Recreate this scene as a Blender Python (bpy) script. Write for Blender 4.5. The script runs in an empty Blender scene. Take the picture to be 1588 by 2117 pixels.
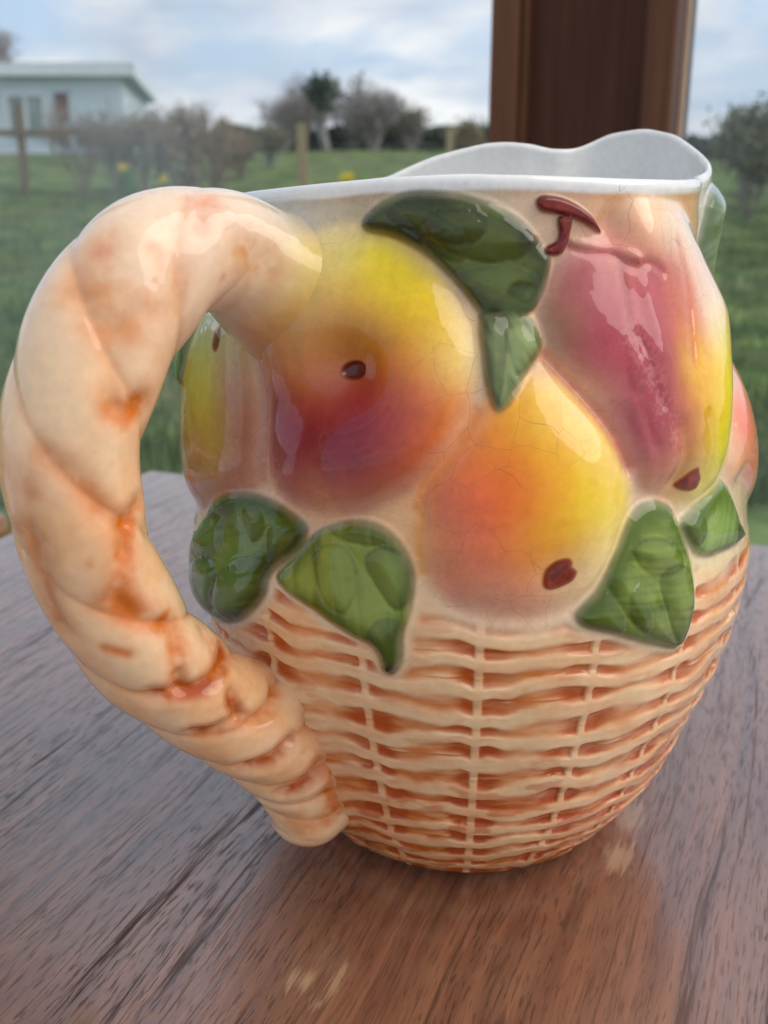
import bpy, math, random
import numpy as np
from mathutils import Vector

# ------------------------------------------------------------------ camera
scn = bpy.context.scene
FPX, HORIZON, PW, PH = 2200.0, 330.0, 1588.0, 2117.0       # photo pixels
PITCH = math.atan((PH / 2 - HORIZON) / FPX)
CAM = np.array([-0.0265, -0.318, 0.205])
cd = bpy.data.cameras.new("Camera")
cam = bpy.data.objects.new("Camera", cd)
scn.collection.objects.link(cam)
cam.location = CAM
cam.rotation_euler = (math.pi / 2 - PITCH, 0, 0)
cd.sensor_fit = 'VERTICAL'
cd.sensor_height = 24.0
cd.lens = FPX / PH * 24.0
cd.clip_start, cd.clip_end = 0.01, 2000
cd.dof.use_dof = True
cd.dof.focus_distance = 0.262
cd.dof.aperture_fstop = 11.5
scn.camera = cam

# ------------------------------------------------------------------ sky
SUN_AZ, SUN_EL = math.radians(100), math.radians(43)         # az from +Y towards +X
w = bpy.data.worlds.new("World")
scn.world = w
w.use_nodes = True
nt = w.node_tree
for n in list(nt.nodes):
    nt.nodes.remove(n)
def N(t, kind, **kw):
    n = t.nodes.new(kind)
    for k, v in kw.items():
        if k.startswith('i_'):
            n.inputs[k[2:].replace('_', ' ')].default_value = v
        else:
            setattr(n, k, v)
    return n
out = N(nt, 'ShaderNodeOutputWorld')
bg = N(nt, 'ShaderNodeBackground')
bg.inputs['Strength'].default_value = 0.10
sky = N(nt, 'ShaderNodeTexSky', sky_type='NISHITA', sun_disc=False, sun_elevation=SUN_EL,
        sun_rotation=SUN_AZ, air_density=1.0, dust_density=2.5, ozone_density=1.5)
tc = N(nt, 'ShaderNodeTexCoord')
mp = N(nt, 'ShaderNodeMapping')
mp.inputs['Scale'].default_value = (3.0, 3.0, 9.0)
mp.inputs['Location'].default_value = (0.35, 0.2, 0.15)
nz = N(nt, 'ShaderNodeTexNoise')
nz.inputs['Scale'].default_value = 1.5
nz.inputs['Detail'].default_value = 7
nz.inputs['Roughness'].default_value = 0.55
nz.inputs['Distortion'].default_value = 0.35
cr = N(nt, 'ShaderNodeValToRGB')
cr.color_ramp.elements[0].position = 0.42
cr.color_ramp.elements[1].position = 0.58
nz2 = N(nt, 'ShaderNodeTexNoise')
nz2.inputs['Scale'].default_value = 2.6
nz2.inputs['Detail'].default_value = 6
cr2 = N(nt, 'ShaderNodeValToRGB')
cr2.color_ramp.elements[0].position = 0.35
cr2.color_ramp.elements[0].color = (0.55, 0.62, 0.76, 1)
cr2.color_ramp.elements[1].position = 0.68
cr2.color_ramp.elements[1].color = (1.02, 1.0, 1.0, 1)
mulc = N(nt, 'ShaderNodeVectorMath', operation='SCALE')
mulc.inputs['Scale'].default_value = 10.8
skb = N(nt, 'ShaderNodeVectorMath', operation='MULTIPLY_ADD')
skb.inputs[1].default_value = (0.5, 0.5, 0.5)
skb.inputs[2].default_value = (4.3, 5.4, 7.3)
mx = N(nt, 'ShaderNodeMix', data_type='RGBA')
L = nt.links.new
L(tc.outputs['Generated'], mp.inputs['Vector'])
L(mp.outputs[0], nz.inputs['Vector']); L(mp.outputs[0], nz2.inputs['Vector'])
L(nz.outputs['Fac'], cr.inputs[0]); L(nz2.outputs['Fac'], cr2.inputs[0])
L(cr2.outputs[0], mulc.inputs[0])
L(sky.outputs[0], skb.inputs[0])
L(cr.outputs[0], mx.inputs['Factor'])
L(skb.outputs[0], mx.inputs['A']); L(mulc.outputs[0], mx.inputs['B'])
L(mx.outputs['Result'], bg.inputs['Color'])
L(bg.outputs[0], out.inputs[0])

# ------------------------------------------------------------------ sun (veiled by cloud)
sd = bpy.data.lights.new("Sun", 'SUN')
sd.energy = 2.1
sd.angle = math.radians(55)
sd.color = (1.0, 0.935, 0.85)
so = bpy.data.objects.new("Sun", sd)
scn.collection.objects.link(so)
sdir = Vector((math.sin(SUN_AZ) * math.cos(SUN_EL), math.cos(SUN_AZ) * math.cos(SUN_EL), math.sin(SUN_EL)))
so.rotation_euler = sdir.to_track_quat('Z', 'Y').to_euler()
so.location = sdir * 5
scn.view_settings.view_transform = 'Standard'
scn.view_settings.look = 'None'
scn.view_settings.exposure = 0.0
scn.view_settings.gamma = 1.0
scn.cycles.max_bounces = 5
scn.cycles.diffuse_bounces = 3
scn.cycles.glossy_bounces = 3
scn.cycles.transparent_max_bounces = 6

# ------------------------------------------------------------------ helpers
rng = np.random.default_rng(7)
random.seed(7)
_c, _s = math.cos(PITCH), math.sin(PITCH)
VR, VF, VU = np.array([1, 0, 0.]), np.array([0, _c, -_s]), np.array([0, _s, _c])
def ray(px, py):
    return VF + (px - PW / 2) / FPX * VR - (py - PH / 2) / FPX * VU
def project(P):
    d = P - CAM
    dep = d @ VF
    return PW / 2 + FPX * (d @ VR) / dep, PH / 2 - FPX * (d @ VU) / dep
def lin(c):
    c = np.asarray(c, float) / 255.0
    return np.where(c <= 0.04045, c / 12.92, ((c + 0.055) / 1.055) ** 2.4)
def pig(c):
    """paint colour -> reflectance"""
    y = (c @ np.array([.3, .59, .11]))[:, None]
    return np.clip((y + (c - y) * 1.09) * np.array([.95, .86, .79]), .004, .84)
def sst(a, b, x):
    t = np.clip((x - a) / (b - a), 0, 1)
    return t * t * (3 - 2 * t)
_tab = rng.random((64, 64))
def vnoise(x, y, seed=0):
    x = x + seed * 17.31; y = y + seed * 9.77
    xi, yi = np.floor(x).astype(int), np.floor(y).astype(int)
    fx, fy = x - xi, y - yi
    fx, fy = fx * fx * (3 - 2 * fx), fy * fy * (3 - 2 * fy)
    a, b = _tab[xi & 63, yi & 63], _tab[(xi + 1) & 63, yi & 63]
    c, d = _tab[xi & 63, (yi + 1) & 63], _tab[(xi + 1) & 63, (yi + 1) & 63]
    return (a * (1 - fx) + b * fx) * (1 - fy) + (c * (1 - fx) + d * fx) * fy
def fbm(x, y, seed=0, o=4):
    s, a, t = 0, 1.0, 0
    for i in range(o):
        s = s + a * vnoise(x * 2 ** i, y * 2 ** i, seed + i); t += a; a *= 0.5
    return s / t
def link(name, me, parent=None, mat=None):
    o = bpy.data.objects.new(name, me)
    scn.collection.objects.link(o)
    if parent is not None:
        o.parent = parent
    if mat is not None and me is not None:
        me.materials.append(mat)
    return o
def empty(name, loc=(0, 0, 0), rz=0.0):
    o = bpy.data.objects.new(name, None)
    o.empty_display_size = 0.05
    scn.collection.objects.link(o)
    o.location = loc
    o.rotation_euler = (0, 0, rz)
    return o
def tag(o, label=None, cat=None, group=None, kind=None):
    if label: o['label'] = label
    if cat: o['category'] = cat
    if group: o['group'] = group
    if kind: o['kind'] = kind
    return o
def mesh_np(name, V, F, normals=None, col=None, smooth=True):
    """V (n,3), F (m,k) array with one face size"""
    me = bpy.data.meshes.new(name)
    V = np.asarray(V, np.float32); F = np.asarray(F, np.int32)
    m, k = F.shape
    me.vertices.add(len(V)); me.vertices.foreach_set('co', V.ravel())
    me.loops.add(m * k); me.loops.foreach_set('vertex_index', F.ravel())
    me.polygons.add(m)
    me.polygons.foreach_set('loop_start', np.arange(0, m * k, k, dtype=np.int32))
    me.polygons.foreach_set('loop_total', np.full(m, k, np.int32))
    me.polygons.foreach_set('use_smooth', np.full(m, smooth))
    me.update(calc_edges=True)
    if col is not None:
        at = me.color_attributes.new('Col', 'FLOAT_COLOR', 'POINT')
        c4 = np.zeros((len(V), 4), np.float32); c4[:, :col.shape[1]] = col
        at.data.foreach_set('color', c4.ravel())
    if normals is not None:
        me.normals_split_custom_set_from_vertices(normals.astype(np.float32))
    return me
class MB:
    """collects boxes, prisms and tubes into one mesh"""
    def __init__(s): s.v, s.f = [], []
    def box(s, a, b, M=None):
        i = len(s.v)
        c = [(x, y, z) for z in (a[2], b[2]) for y in (a[1], b[1]) for x in (a[0], b[0])]
        if M is not None: c = [M(p) for p in c]
        s.v += c
        s.f += [tuple(i + j for j in q) for q in ((0, 2, 3, 1), (4, 5, 7, 6), (0, 1, 5, 4), (2, 6, 7, 3), (0, 4, 6, 2), (1, 3, 7, 5))]
        return s
    def tube(s, pts, rad, n=8, cap=True):
        pts = [np.array(p, float) for p in pts]
        i0 = len(s.v); m = len(pts)
        for j, p in enumerate(pts):
            d = pts[min(j + 1, m - 1)] - pts[max(j - 1, 0)]
            d /= np.linalg.norm(d) + 1e-9
            a = np.cross(d, (0, 0, 1) if abs(d[2]) < .9 else (1, 0, 0)); a /= np.linalg.norm(a)
            b = np.cross(d, a)
            r = rad[j] if hasattr(rad, '__len__') else rad
            for k in range(n):
                t = 2 * math.pi * k / n
                s.v.append(tuple(p + r * (math.cos(t) * a + math.sin(t) * b)))
        for j in range(m - 1):
            for k in range(n):
                s.f.append((i0 + j * n + k, i0 + j * n + (k + 1) % n, i0 + (j + 1) * n + (k + 1) % n, i0 + (j + 1) * n + k))
        if cap:
            s.f.append(tuple(i0 + k for k in range(n))[::-1])
            s.f.append(tuple(i0 + (m - 1) * n + k for k in range(n)))
        return s
    def build(s, name, mat, parent=None, smooth=False, bevel=0):
        me = bpy.data.meshes.new(name)
        me.from_pydata([tuple(map(float, p)) for p in s.v], [], s.f)
        if smooth: me.polygons.foreach_set('use_smooth', [True] * len(me.polygons))
        me.update()
        o = link(name, me, parent, mat)
        if bevel:
            b = o.modifiers.new('bevel', 'BEVEL'); b.width = bevel; b.segments = 2; b.limit_method = 'ANGLE'
        return o

# ------------------------------------------------------------------ materials
def new_mat(name):
    m = bpy.data.materials.new(name); m.use_nodes = True
    return m, m.node_tree, m.node_tree.nodes['Principled BSDF']
def noise_mat(name, c1, c2, scale, rough=0.7, stretch=(1, 1, 1), lo=0.35, hi=0.65, detail=6, bump=0.0, coat=0.0, spec=0.5, trans=0.0):
    m, t, b = new_mat(name)
    tc = N(t, 'ShaderNodeTexCoord'); mp = N(t, 'ShaderNodeMapping'); mp.inputs['Scale'].default_value = stretch
    nz = N(t, 'ShaderNodeTexNoise'); nz.inputs['Scale'].default_value = scale; nz.inputs['Detail'].default_value = detail
    cr = N(t, 'ShaderNodeValToRGB')
    cr.color_ramp.elements[0].position = lo; cr.color_ramp.elements[0].color = (*c1, 1)
    cr.color_ramp.elements[1].position = hi; cr.color_ramp.elements[1].color = (*c2, 1)
    l = t.links.new
    l(tc.outputs['Object'], mp.inputs[0]); l(mp.outputs[0], nz.inputs['Vector']); l(nz.outputs['Fac'], cr.inputs[0])
    l(cr.outputs[0], b.inputs['Base Color'])
    b.inputs['Roughness'].default_value = rough
    b.inputs['Specular IOR Level'].default_value = spec
    b.inputs['Coat Weight'].default_value = coat
    if bump:
        bp = N(t, 'ShaderNodeBump'); bp.inputs['Strength'].default_value = bump; bp.inputs['Distance'].default_value = 0.002
        l(nz.outputs['Fac'], bp.inputs['Height']); l(bp.outputs[0], b.inputs['Normal'])
    return m

def glaze_material():
    m, t, b = new_mat('glazed_ceramic')
    l = t.links.new
    at = N(t, 'ShaderNodeAttribute', attribute_name='Col')
    tc = N(t, 'ShaderNodeTexCoord')
    n1 = N(t, 'ShaderNodeTexNoise'); n1.inputs['Scale'].default_value = 45; n1.inputs['Detail'].default_value = 2
    dm = N(t, 'ShaderNodeVectorMath', operation='MULTIPLY_ADD'); dm.inputs[1].default_value = (0.014,) * 3
    l(tc.outputs['Object'], n1.inputs['Vector']); l(n1.outputs['Color'], dm.inputs[0]); l(tc.outputs['Object'], dm.inputs[2])
    vo = N(t, 'ShaderNodeTexVoronoi', feature='DISTANCE_TO_EDGE'); vo.inputs['Scale'].default_value = 105
    l(dm.outputs[0], vo.inputs['Vector'])
    n3 = N(t, 'ShaderNodeTexNoise'); n3.inputs['Scale'].default_value = 28
    l(tc.outputs['Object'], n3.inputs['Vector'])
    th = N(t, 'ShaderNodeMapRange'); th.inputs['From Min'].default_value = 0.46; th.inputs['From Max'].default_value = 0.60
    th.inputs['To Min'].default_value = 0.0; th.inputs['To Max'].default_value = 0.007
    l(n3.outputs['Fac'], th.inputs['Value'])
    ln = N(t, 'ShaderNodeMath', operation='LESS_THAN'); l(vo.outputs['Distance'], ln.inputs[0]); l(th.outputs[0], ln.inputs[1])
    # fine brushy mottling of the pigment
    n2 = N(t, 'ShaderNodeTexNoise'); n2.inputs['Scale'].default_value = 420; n2.inputs['Detail'].default_value = 4
    l(tc.outputs['Object'], n2.inputs['Vector'])
    mr = N(t, 'ShaderNodeMapRange'); mr.inputs['To Min'].default_value = 0.88; mr.inputs['To Max'].default_value = 1.12
    l(n2.outputs['Fac'], mr.inputs['Value'])
    mu = N(t, 'ShaderNodeVectorMath', operation='SCALE'); l(at.outputs['Color'], mu.inputs[0]); l(mr.outputs[0], mu.inputs['Scale'])
    mx = N(t, 'ShaderNodeMix', data_type='RGBA'); mx.inputs['B'].default_value = (0.22, 0.11, 0.05, 1)
    fm = N(t, 'ShaderNodeMath', operation='MULTIPLY'); fm.inputs[1].default_value = 0.40
    ca = N(t, 'ShaderNodeMath', operation='MULTIPLY'); l(ln.outputs[0], ca.inputs[0]); l(at.outputs['Alpha'], ca.inputs[1])
    l(ca.outputs[0], fm.inputs[0]); l(fm.outputs[0], mx.inputs['Factor']); l(mu.outputs[0], mx.inputs['A'])
    l(mx.outputs['Result'], b.inputs['Base Color'])
    b.inputs['Roughness'].default_value = 0.22
    b.inputs['Specular IOR Level'].default_value = 0.10
    b.inputs['Coat Weight'].default_value = .85
    b.inputs['Coat Roughness'].default_value = 0.03
    b.inputs['Coat IOR'].default_value = 1.45
    # slightly wavy glaze
    n4 = N(t, 'ShaderNodeTexNoise'); n4.inputs['Scale'].default_value = 110; n4.inputs['Detail'].default_value = 2
    l(tc.outputs['Object'], n4.inputs['Vector'])
    bp = N(t, 'ShaderNodeBump'); bp.inputs['Strength'].default_value = 0.22; bp.inputs['Distance'].default_value = 0.0012
    l(n4.outputs['Fac'], bp.inputs['Height'])
    l(bp.outputs[0], b.inputs['Normal']); l(bp.outputs[0], b.inputs['Coat Normal'])
    return m
GLAZE = glaze_material()

# ------------------------------------------------------------------ setting: frame of the table and window
GA = math.radians(22.0)                                     # grain / window-normal heading
TN = np.array([math.sin(GA), math.cos(GA), 0.0])            # away from the room
TT = np.array([math.cos(GA), -math.sin(GA), 0.0])           # along window
def loc(t, n, z): return tuple(TT * t + TN * n + np.array([0, 0, z]))
def LM(p): return loc(*p)
FLOOR_Z = -0.75

def ground_z(n):
    return -0.82 + 0.044 * np.clip(n - 5.0, 0, 29) - 0.004 * np.maximum(n - 36, 0)

# lawn reaching the horizon
def make_ground():
    ns = np.concatenate([np.linspace(0.62, 12, 60), np.linspace(12.5, 60, 70), np.array([75, 110, 200, 500, 1500])])
    us = np.linspace(-1, 1, 141)
    V = []
    for n in ns:
        half = 40 + n * 2.5
        for u in us:
            x = u * half
            z = ground_z(np.array(n)) + 0.03 * (vnoise(np.array(x * 1.1), np.array(n * 1.1)) - .5) + .05 * (vnoise(np.array(x * .3), np.array(n * .3), 3) - .5)
            V.append((x, n, float(z)))
    k = len(us)
    F = [(i * k + j, i * k + j + 1, (i + 1) * k + j + 1, (i + 1) * k + j) for i in range(len(ns) - 1) for j in range(k - 1)]
    m, t, b = new_mat('lawn_grass')
    l = t.links.new
    tc = N(t, 'ShaderNodeTexCoord')
    n1 = N(t, 'ShaderNodeTexNoise'); n1.inputs['Scale'].default_value = 1.9; n1.inputs['Detail'].default_value = 9; n1.inputs['Roughness'].default_value = .65
    n2 = N(t, 'ShaderNodeTexNoise'); n2.inputs['Scale'].default_value = 0.8; n2.inputs['Detail'].default_value = 5
    cr = N(t, 'ShaderNodeValToRGB')
    e = cr.color_ramp.elements
    e[0].position = .38; e[0].color = (0.024, 0.052, 0.018, 1)
    e[1].position = .64; e[1].color = (0.20, 0.27, 0.085, 1)
    mx = N(t, 'ShaderNodeMix', data_type='RGBA'); mx.inputs['B'].default_value = (0.20, 0.17, 0.10, 1)
    c2 = N(t, 'ShaderNodeValToRGB'); c2.color_ramp.elements[0].position = .50; c2.color_ramp.elements[1].position = .66
    l(tc.outputs['Object'], n1.inputs['Vector']); l(tc.outputs['Object'], n2.inputs['Vector'])
    l(n1.outputs['Fac'], cr.inputs[0]); l(n2.outputs['Fac'], c2.inputs[0])
    mm = N(t, 'ShaderNodeMath', operation='MULTIPLY'); mm.inputs[1].default_value = .75
    l(c2.outputs[0], mm.inputs[0]); l(mm.outputs[0], mx.inputs['Factor']); l(cr.outputs[0], mx.inputs['A'])
    l(mx.outputs['Result'], b.inputs['Base Color'])
    b.inputs['Roughness'].default_value = 0.9; b.inputs['Specular IOR Level'].default_value = .1
    g = link('lawn', mesh_np('lawn', np.array(V), np.array(F)), None, m)
    tag(g, 'rough green lawn outside the window', None, None, 'structure')
    return g
make_ground()

# floor inside the window
fm = noise_mat('floor_tile', (0.20, 0.16, 0.13), (0.26, 0.21, 0.17), 9, .6)
fl = MB().box((-1.4, -1.6, FLOOR_Z - .06), (1.6, .60, FLOOR_Z), LM).build('floor', fm)
tag(fl, 'plain floor under the table', None, None, 'structure')

# ------------------------------------------------------------------ table
def table_material():
    m, t, b = new_mat('dark_oak_veneer')
    l = t.links.new
    tc = N(t, 'ShaderNodeTexCoord')
    # gentle waviness of the grain
    wv = N(t, 'ShaderNodeTexNoise'); wv.inputs['Scale'].default_value = 7; wv.inputs['Detail'].default_value = 2
    wm = N(t, 'ShaderNodeVectorMath', operation='MULTIPLY_ADD'); wm.inputs[1].default_value = (0.012, 0, 0)
    l(tc.outputs['Object'], wv.inputs['Vector']); l(wv.outputs['Color'], wm.inputs[0]); l(tc.outputs['Object'], wm.inputs[2])
    def streak(sx, sy, detail, dist=0.0, seed=0):
        mp = N(t, 'ShaderNodeMapping'); mp.inputs['Scale'].default_value = (sx, sy, 1); mp.inputs['Location'].default_value = (seed, seed * .7, 0)
        n = N(t, 'ShaderNodeTexNoise'); n.inputs['Scale'].default_value = 1; n.inputs['Detail'].default_value = detail; n.inputs['Distortion'].default_value = dist
        l(wm.outputs[0], mp.inputs[0]); l(mp.outputs[0], n.inputs['Vector'])
        return n
    def ramp(src, p0, c0, p1, c1):
        r = N(t, 'ShaderNodeValToRGB'); e = r.color_ramp.elements
        e[0].position, e[0].color = p0, (*c0, 1); e[1].position, e[1].color = p1, (*c1, 1)
        l(src, r.inputs[0]); return r
    tone = ramp(streak(210, 9, 7).outputs['Fac'], .30, (0.095, 0.030, 0.012), .72, (0.26, 0.100, 0.044))
    # pores : short dark dashes along the grain
    p1 = ramp(streak(1150, 120, 3, .3, 3).outputs['Fac'], .53, (0, 0, 0), .64, (1, 1, 1))
    p2 = ramp(streak(1000, 40, 4, .2, 8).outputs['Fac'], .57, (0, 0, 0), .70, (1, 1, 1))
    band = ramp(streak(26, 1.6, 3, 0, 5).outputs['Fac'], 0.38, (00.5, .5, .5), .62, (1, 1, 1))
    fig = streak(34, 1.0, 1, .1, 15)
    fsn = N(t, 'ShaderNodeMath', operation='MULTIPLY'); fsn.inputs[1].default_value = 85; l(fig.outputs['Fac'], fsn.inputs[0])
    fs2 = N(t, 'ShaderNodeMath', operation='SINE'); l(fsn.outputs[0], fs2.inputs[0])
    lines = ramp(fs2.outputs[0], .70, (0, 0, 0), .97, (1, 1, 1))
    brk = ramp(streak(900, 42, 3, .2, 27).outputs['Fac'], .42, (0, 0, 0), .56, (1, 1, 1))
    lnb = N(t, 'ShaderNodeMath', operation='MULTIPLY'); l(lines.outputs[0], lnb.inputs[0]); l(brk.outputs[0], lnb.inputs[1])
    p1h = N(t, 'ShaderNodeMath', operation='MULTIPLY'); p1h.inputs[1].default_value = .8; l(p1.outputs[0], p1h.inputs[0])
    pm0 = N(t, 'ShaderNodeMath', operation='MAXIMUM'); l(p1h.outputs[0], pm0.inputs[0]); l(p2.outputs[0], pm0.inputs[1])
    pm = N(t, 'ShaderNodeMath', operation='MAXIMUM'); l(pm0.outputs[0], pm.inputs[0]); l(lnb.outputs[0], pm.inputs[1])
    pb = N(t, 'ShaderNodeMath', operation='MULTIPLY'); l(pm.outputs[0], pb.inputs[0]); l(band.outputs[0], pb.inputs[1])
    pf = N(t, 'ShaderNodeMath', operation='MULTIPLY'); l(pb.outputs[0], pf.inputs[0]); pf.inputs[1].default_value = .8
    m1 = N(t, 'ShaderNodeMix', data_type='RGBA'); l(pf.outputs[0], m1.inputs['Factor']); l(tone.outputs[0], m1.inputs['A'])
    m1.inputs['B'].default_value = (0.012, 0.008, 0.007, 1)
    # pale scuffed-through patches and one rusty stain (their own shapes)
    last = m1.outputs['Result']
    rag = streak(520, 60, 5, .4, 11)
    def spot(x, y, rx, ry, col, strength):
        nonlocal last
        mp = N(t, 'ShaderNodeMapping', vector_type='POINT')
        mp.inputs['Location'].default_value = (-x / rx, -y / ry, 0); mp.inputs['Scale'].default_value = (1 / rx, 1 / ry, 0)
        l(tc.outputs['Object'], mp.inputs[0])
        ln = N(t, 'ShaderNodeVectorMath', operation='LENGTH'); l(mp.outputs[0], ln.inputs[0])
        ad = N(t, 'ShaderNodeMath', operation='MULTIPLY_ADD'); ad.inputs[1].default_value = 2.4; l(rag.outputs['Fac'], ad.inputs[0]); l(ln.outputs['Value'], ad.inputs[2])
        mr = N(t, 'ShaderNodeMapRange'); mr.inputs['From Min'].default_value = 2.0; mr.inputs['From Max'].default_value = 1.6
        mr.inputs['To Max'].default_value = strength
        l(ad.outputs[0], mr.inputs['Value'])
        mm = N(t, 'ShaderNodeMix', data_type='RGBA'); l(mr.outputs[0], mm.inputs['Factor']); l(last, mm.inputs['A']); mm.inputs['B'].default_value = (*col, 1)
        last = mm.outputs['Result']
    for px, py, rx, ry, col, st in [(1308, 1690, .0055, .020, (.38, .25, .15), .85), (1280, 1775, .0060, .014, (.42, .28, .16), .9),
                                (632, 2030, .006, .010, (.44, .28, .14), .9), (690, 2035, .004, .013, (.42, .26, .13), .9), (655, 2075, .002, .006, (.38, .25, .13), .7),
                                (165, 2104, .0085, .0075, (.15, .050, .006), 1), (278, 2085, .0030, .004, (.17, .06, .010), 1), (312, 2100, .0030, .004, (.17, .06, .010), 1),
                                (370, 1680, .0018, .012, (.26, .18, .10), .6), (405, 1650, .0015, .006, (.26, .18, .10), .5), (270, 1660, .002, .006, (.22, .17, .12), .5)]:
        d = ray(px, py); p = CAM + d * (-CAM[2] / d[2])
        spot(float(p @ TT), float(p @ TN), rx * .85, ry * .85, col, st * (.7 if col[0] > .2 else 1))
    l(last, b.inputs['Base Color'])
    # worn varnish: patchy gloss
    g = N(t, 'ShaderNodeTexNoise'); g.inputs['Scale'].default_value = 30; g.inputs['Detail'].default_value = 6
    l(tc.outputs['Object'], g.inputs['Vector'])
    rr = N(t, 'ShaderNodeMapRange'); rr.inputs['To Min'].default_value = .26; rr.inputs['To Max'].default_value = .46
    l(g.outputs['Fac'], rr.inputs['Value']); l(rr.outputs[0], b.inputs['Roughness'])
    b.inputs['IOR'].default_value = 1.6
    inv = N(t, 'ShaderNodeMapRange'); inv.inputs['To Min'].default_value = 1.0; inv.inputs['To Max'].default_value = .12
    l(pb.outputs[0], inv.inputs['Value']); l(inv.outputs[0], b.inputs['Coat Weight'])
    sv = N(t, 'ShaderNodeMath', operation='MULTIPLY'); sv.inputs[1].default_value = .5
    l(inv.outputs[0], sv.inputs[0]); l(sv.outputs[0], b.inputs['Specular IOR Level'])
    b.inputs['Coat Roughness'].default_value = .20; b.inputs['Coat IOR'].default_value = 2.1
    b.inputs['Sheen Weight'].default_value = 1.0; b.inputs['Sheen Roughness'].default_value = .3
    bp = N(t, 'ShaderNodeBump'); bp.inputs['Strength'].default_value = .12; bp.inputs['Distance'].default_value = .0003; bp.invert = True
    sm = N(t, 'ShaderNodeMath', operation='MULTIPLY_ADD'); sm.inputs[1].default_value = .35
    s2 = streak(160, 12, 5, 0, 21)
    l(s2.outputs['Fac'], sm.inputs[0]); l(pb.outputs[0], sm.inputs[2]); l(sm.outputs[0], bp.inputs['Height'])
    l(bp.outputs[0], b.inputs['Normal']); l(bp.outputs[0], b.inputs['Coat Normal'])
    return m
OAK = table_material()
TAB0, TAB1 = (-0.325, -0.62), (0.62, 0.297)                  # in window coordinates (t, n)
tb = empty('wooden_table', loc(0.1, -.1, FLOOR_Z), -GA)
def tab_local(o):                                            # keep grain axes as the object's axes
    o.parent = tb
    return o
def tbox(name, a, b, mat, bev=.003):
    o = MB().box(a, b).build(name, mat, None, bevel=bev)
    o.parent = tb
    o.location = (-0.1, .1, -FLOOR_Z)
    return o
tbox('table_top', (TAB0[0], TAB0[1], -.024), (TAB1[0], TAB1[1], 0), OAK, .004)
DARKW = noise_mat('dark_stained_wood', (0.05, 0.021, 0.010), (0.085, 0.036, 0.018), 6, .45, (30, 30, 2), coat=.2)
for x in (TAB0[0] + .05, TAB1[0] - .05):
    for y in (TAB0[1] + .05, TAB1[1] - .05):
        tbox('leg', (x - .025, y - .025, FLOOR_Z), (x + .025, y + .025, -.0235), DARKW)
for a, b in (((TAB0[0] + .075, TAB0[1] + .04, -.10), (TAB1[0] - .075, TAB0[1] + .06, -.0235)), ((TAB0[0] + .075, TAB1[1] - .06, -.10), (TAB1[0] - .075, TAB1[1] - .04, -.0235)),
             ((TAB0[0] + .04, TAB0[1] + .075, -.10), (TAB0[0] + .06, TAB1[1] - .075, -.0235)), ((TAB1[0] - .06, TAB0[1] + .075, -.10), (TAB1[0] - .04, TAB1[1] - .075, -.0235))):
    tbox('apron', a, b, DARKW)
tag(tb, 'dark brown oak table with worn grain under the jug', 'table')

# ------------------------------------------------------------------ the jug: shape of the wall
mm_ = 1e-3
PZ = np.arange(0, 21) * .01
PM = np.array([48, 56, 63, 68, 71.6, 75, 78.6, 81.4, 83.6, 85.0, 85.4, 85.3, 84.7, 83.8, 81.9, 79.6, 76.8, 73.6, 70.6, 68.6, 67.5]) * mm_
PA = np.array([0, 0, 0, 0, 0, 0, 0, 0, .3, .5, .5, .8, 1.4, 2.2, 3.2, 4.4, 5.4, 6.0, 5.6, 4.5, 3.5]) * mm_
zf = np.linspace(0, .22, 441)
def smooth1(y, k):
    ke = np.exp(-np.linspace(-2, 2, k) ** 2); ke /= ke.sum()
    return np.convolve(np.pad(y, k // 2, mode='edge' if False else 'reflect', reflect_type='odd'), ke, 'valid')
PMf = smooth1(np.interp(zf, PZ, PM), 31); PAf = smooth1(np.interp(zf, PZ, PA), 31)
RT = np.array([(-180, 69), (-135, 69), (-90, 69), (-45, 69), (0, 69), (30, 67.2), (60, 63), (80, 61), (92, 64.5), (102, 72.5), (110, 79.5), (117, 83.5), (133, 88), (145, 83.5), (152, 73), (162, 69.5), (180, 69)])
ZT = np.array([(-180, 208.2), (-172, 205.8), (-165, 202.6), (-158, 199), (-140, 196.4), (-110, 195.2), (-73, 196.1), (-52, 197.9), (-42, 198.9), (-23, 200.8), (-8, 201.7), (5, 201.5),
               (25, 200.6), (45, 200), (80, 200), (95, 200.4), (106, 202), (117, 207), (126, 212.4), (135, 214.7), (143, 213), (149, 208), (155, 208.2), (160, 209.8), (167, 210.5), (173, 210), (180, 208.2)])
tf = np.linspace(-180, 180, 721)
def per(tab, k=17):
    y = np.interp(tf, tab[:, 0], tab[:, 1] * mm_)
    ke = np.exp(-np.linspace(-2, 2, k) ** 2); ke /= ke.sum()
    yy = np.concatenate([y[-k - 1:-1], y, y[1:k + 1]])
    return np.convolve(yy, ke, 'same')[k:-k]
RTf, ZTf = per(RT), per(ZT)
def rim_r(th): return np.interp(np.degrees(th), tf, RTf)
def rim_z(th): return np.interp(np.degrees(th), tf, ZTf)
def wall_r(z, th):
    base = np.interp(z, zf, PMf) - np.interp(z, zf, PAf) * np.sin(th)
    td = np.degrees(th)
    sp = np.exp(-((td - 128) / 30.0) ** 2)
    z0 = .166 - .055 * sp
    k = sst(z0, .198, z) ** (1 - .35 * sp)
    return base * (1 - k) + rim_r(th) * k
def to_surf(px, py):
    """photo pixel -> (theta, z) on the wall the ray meets first (or its limb)"""
    d = ray(px, py)
    t = np.linspace(.18, .45, 1600)
    P = CAM + t[:, None] * d
    th = np.arctan2(P[:, 0], -P[:, 1]); rho = np.hypot(P[:, 0], P[:, 1])
    g = rho - wall_r(np.clip(P[:, 2], 0, .215), th)
    i = np.argmax(g < 0) if (g < 0).any() else int(np.argmin(g))
    return th[i], P[i, 2]
S0 = .080
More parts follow.
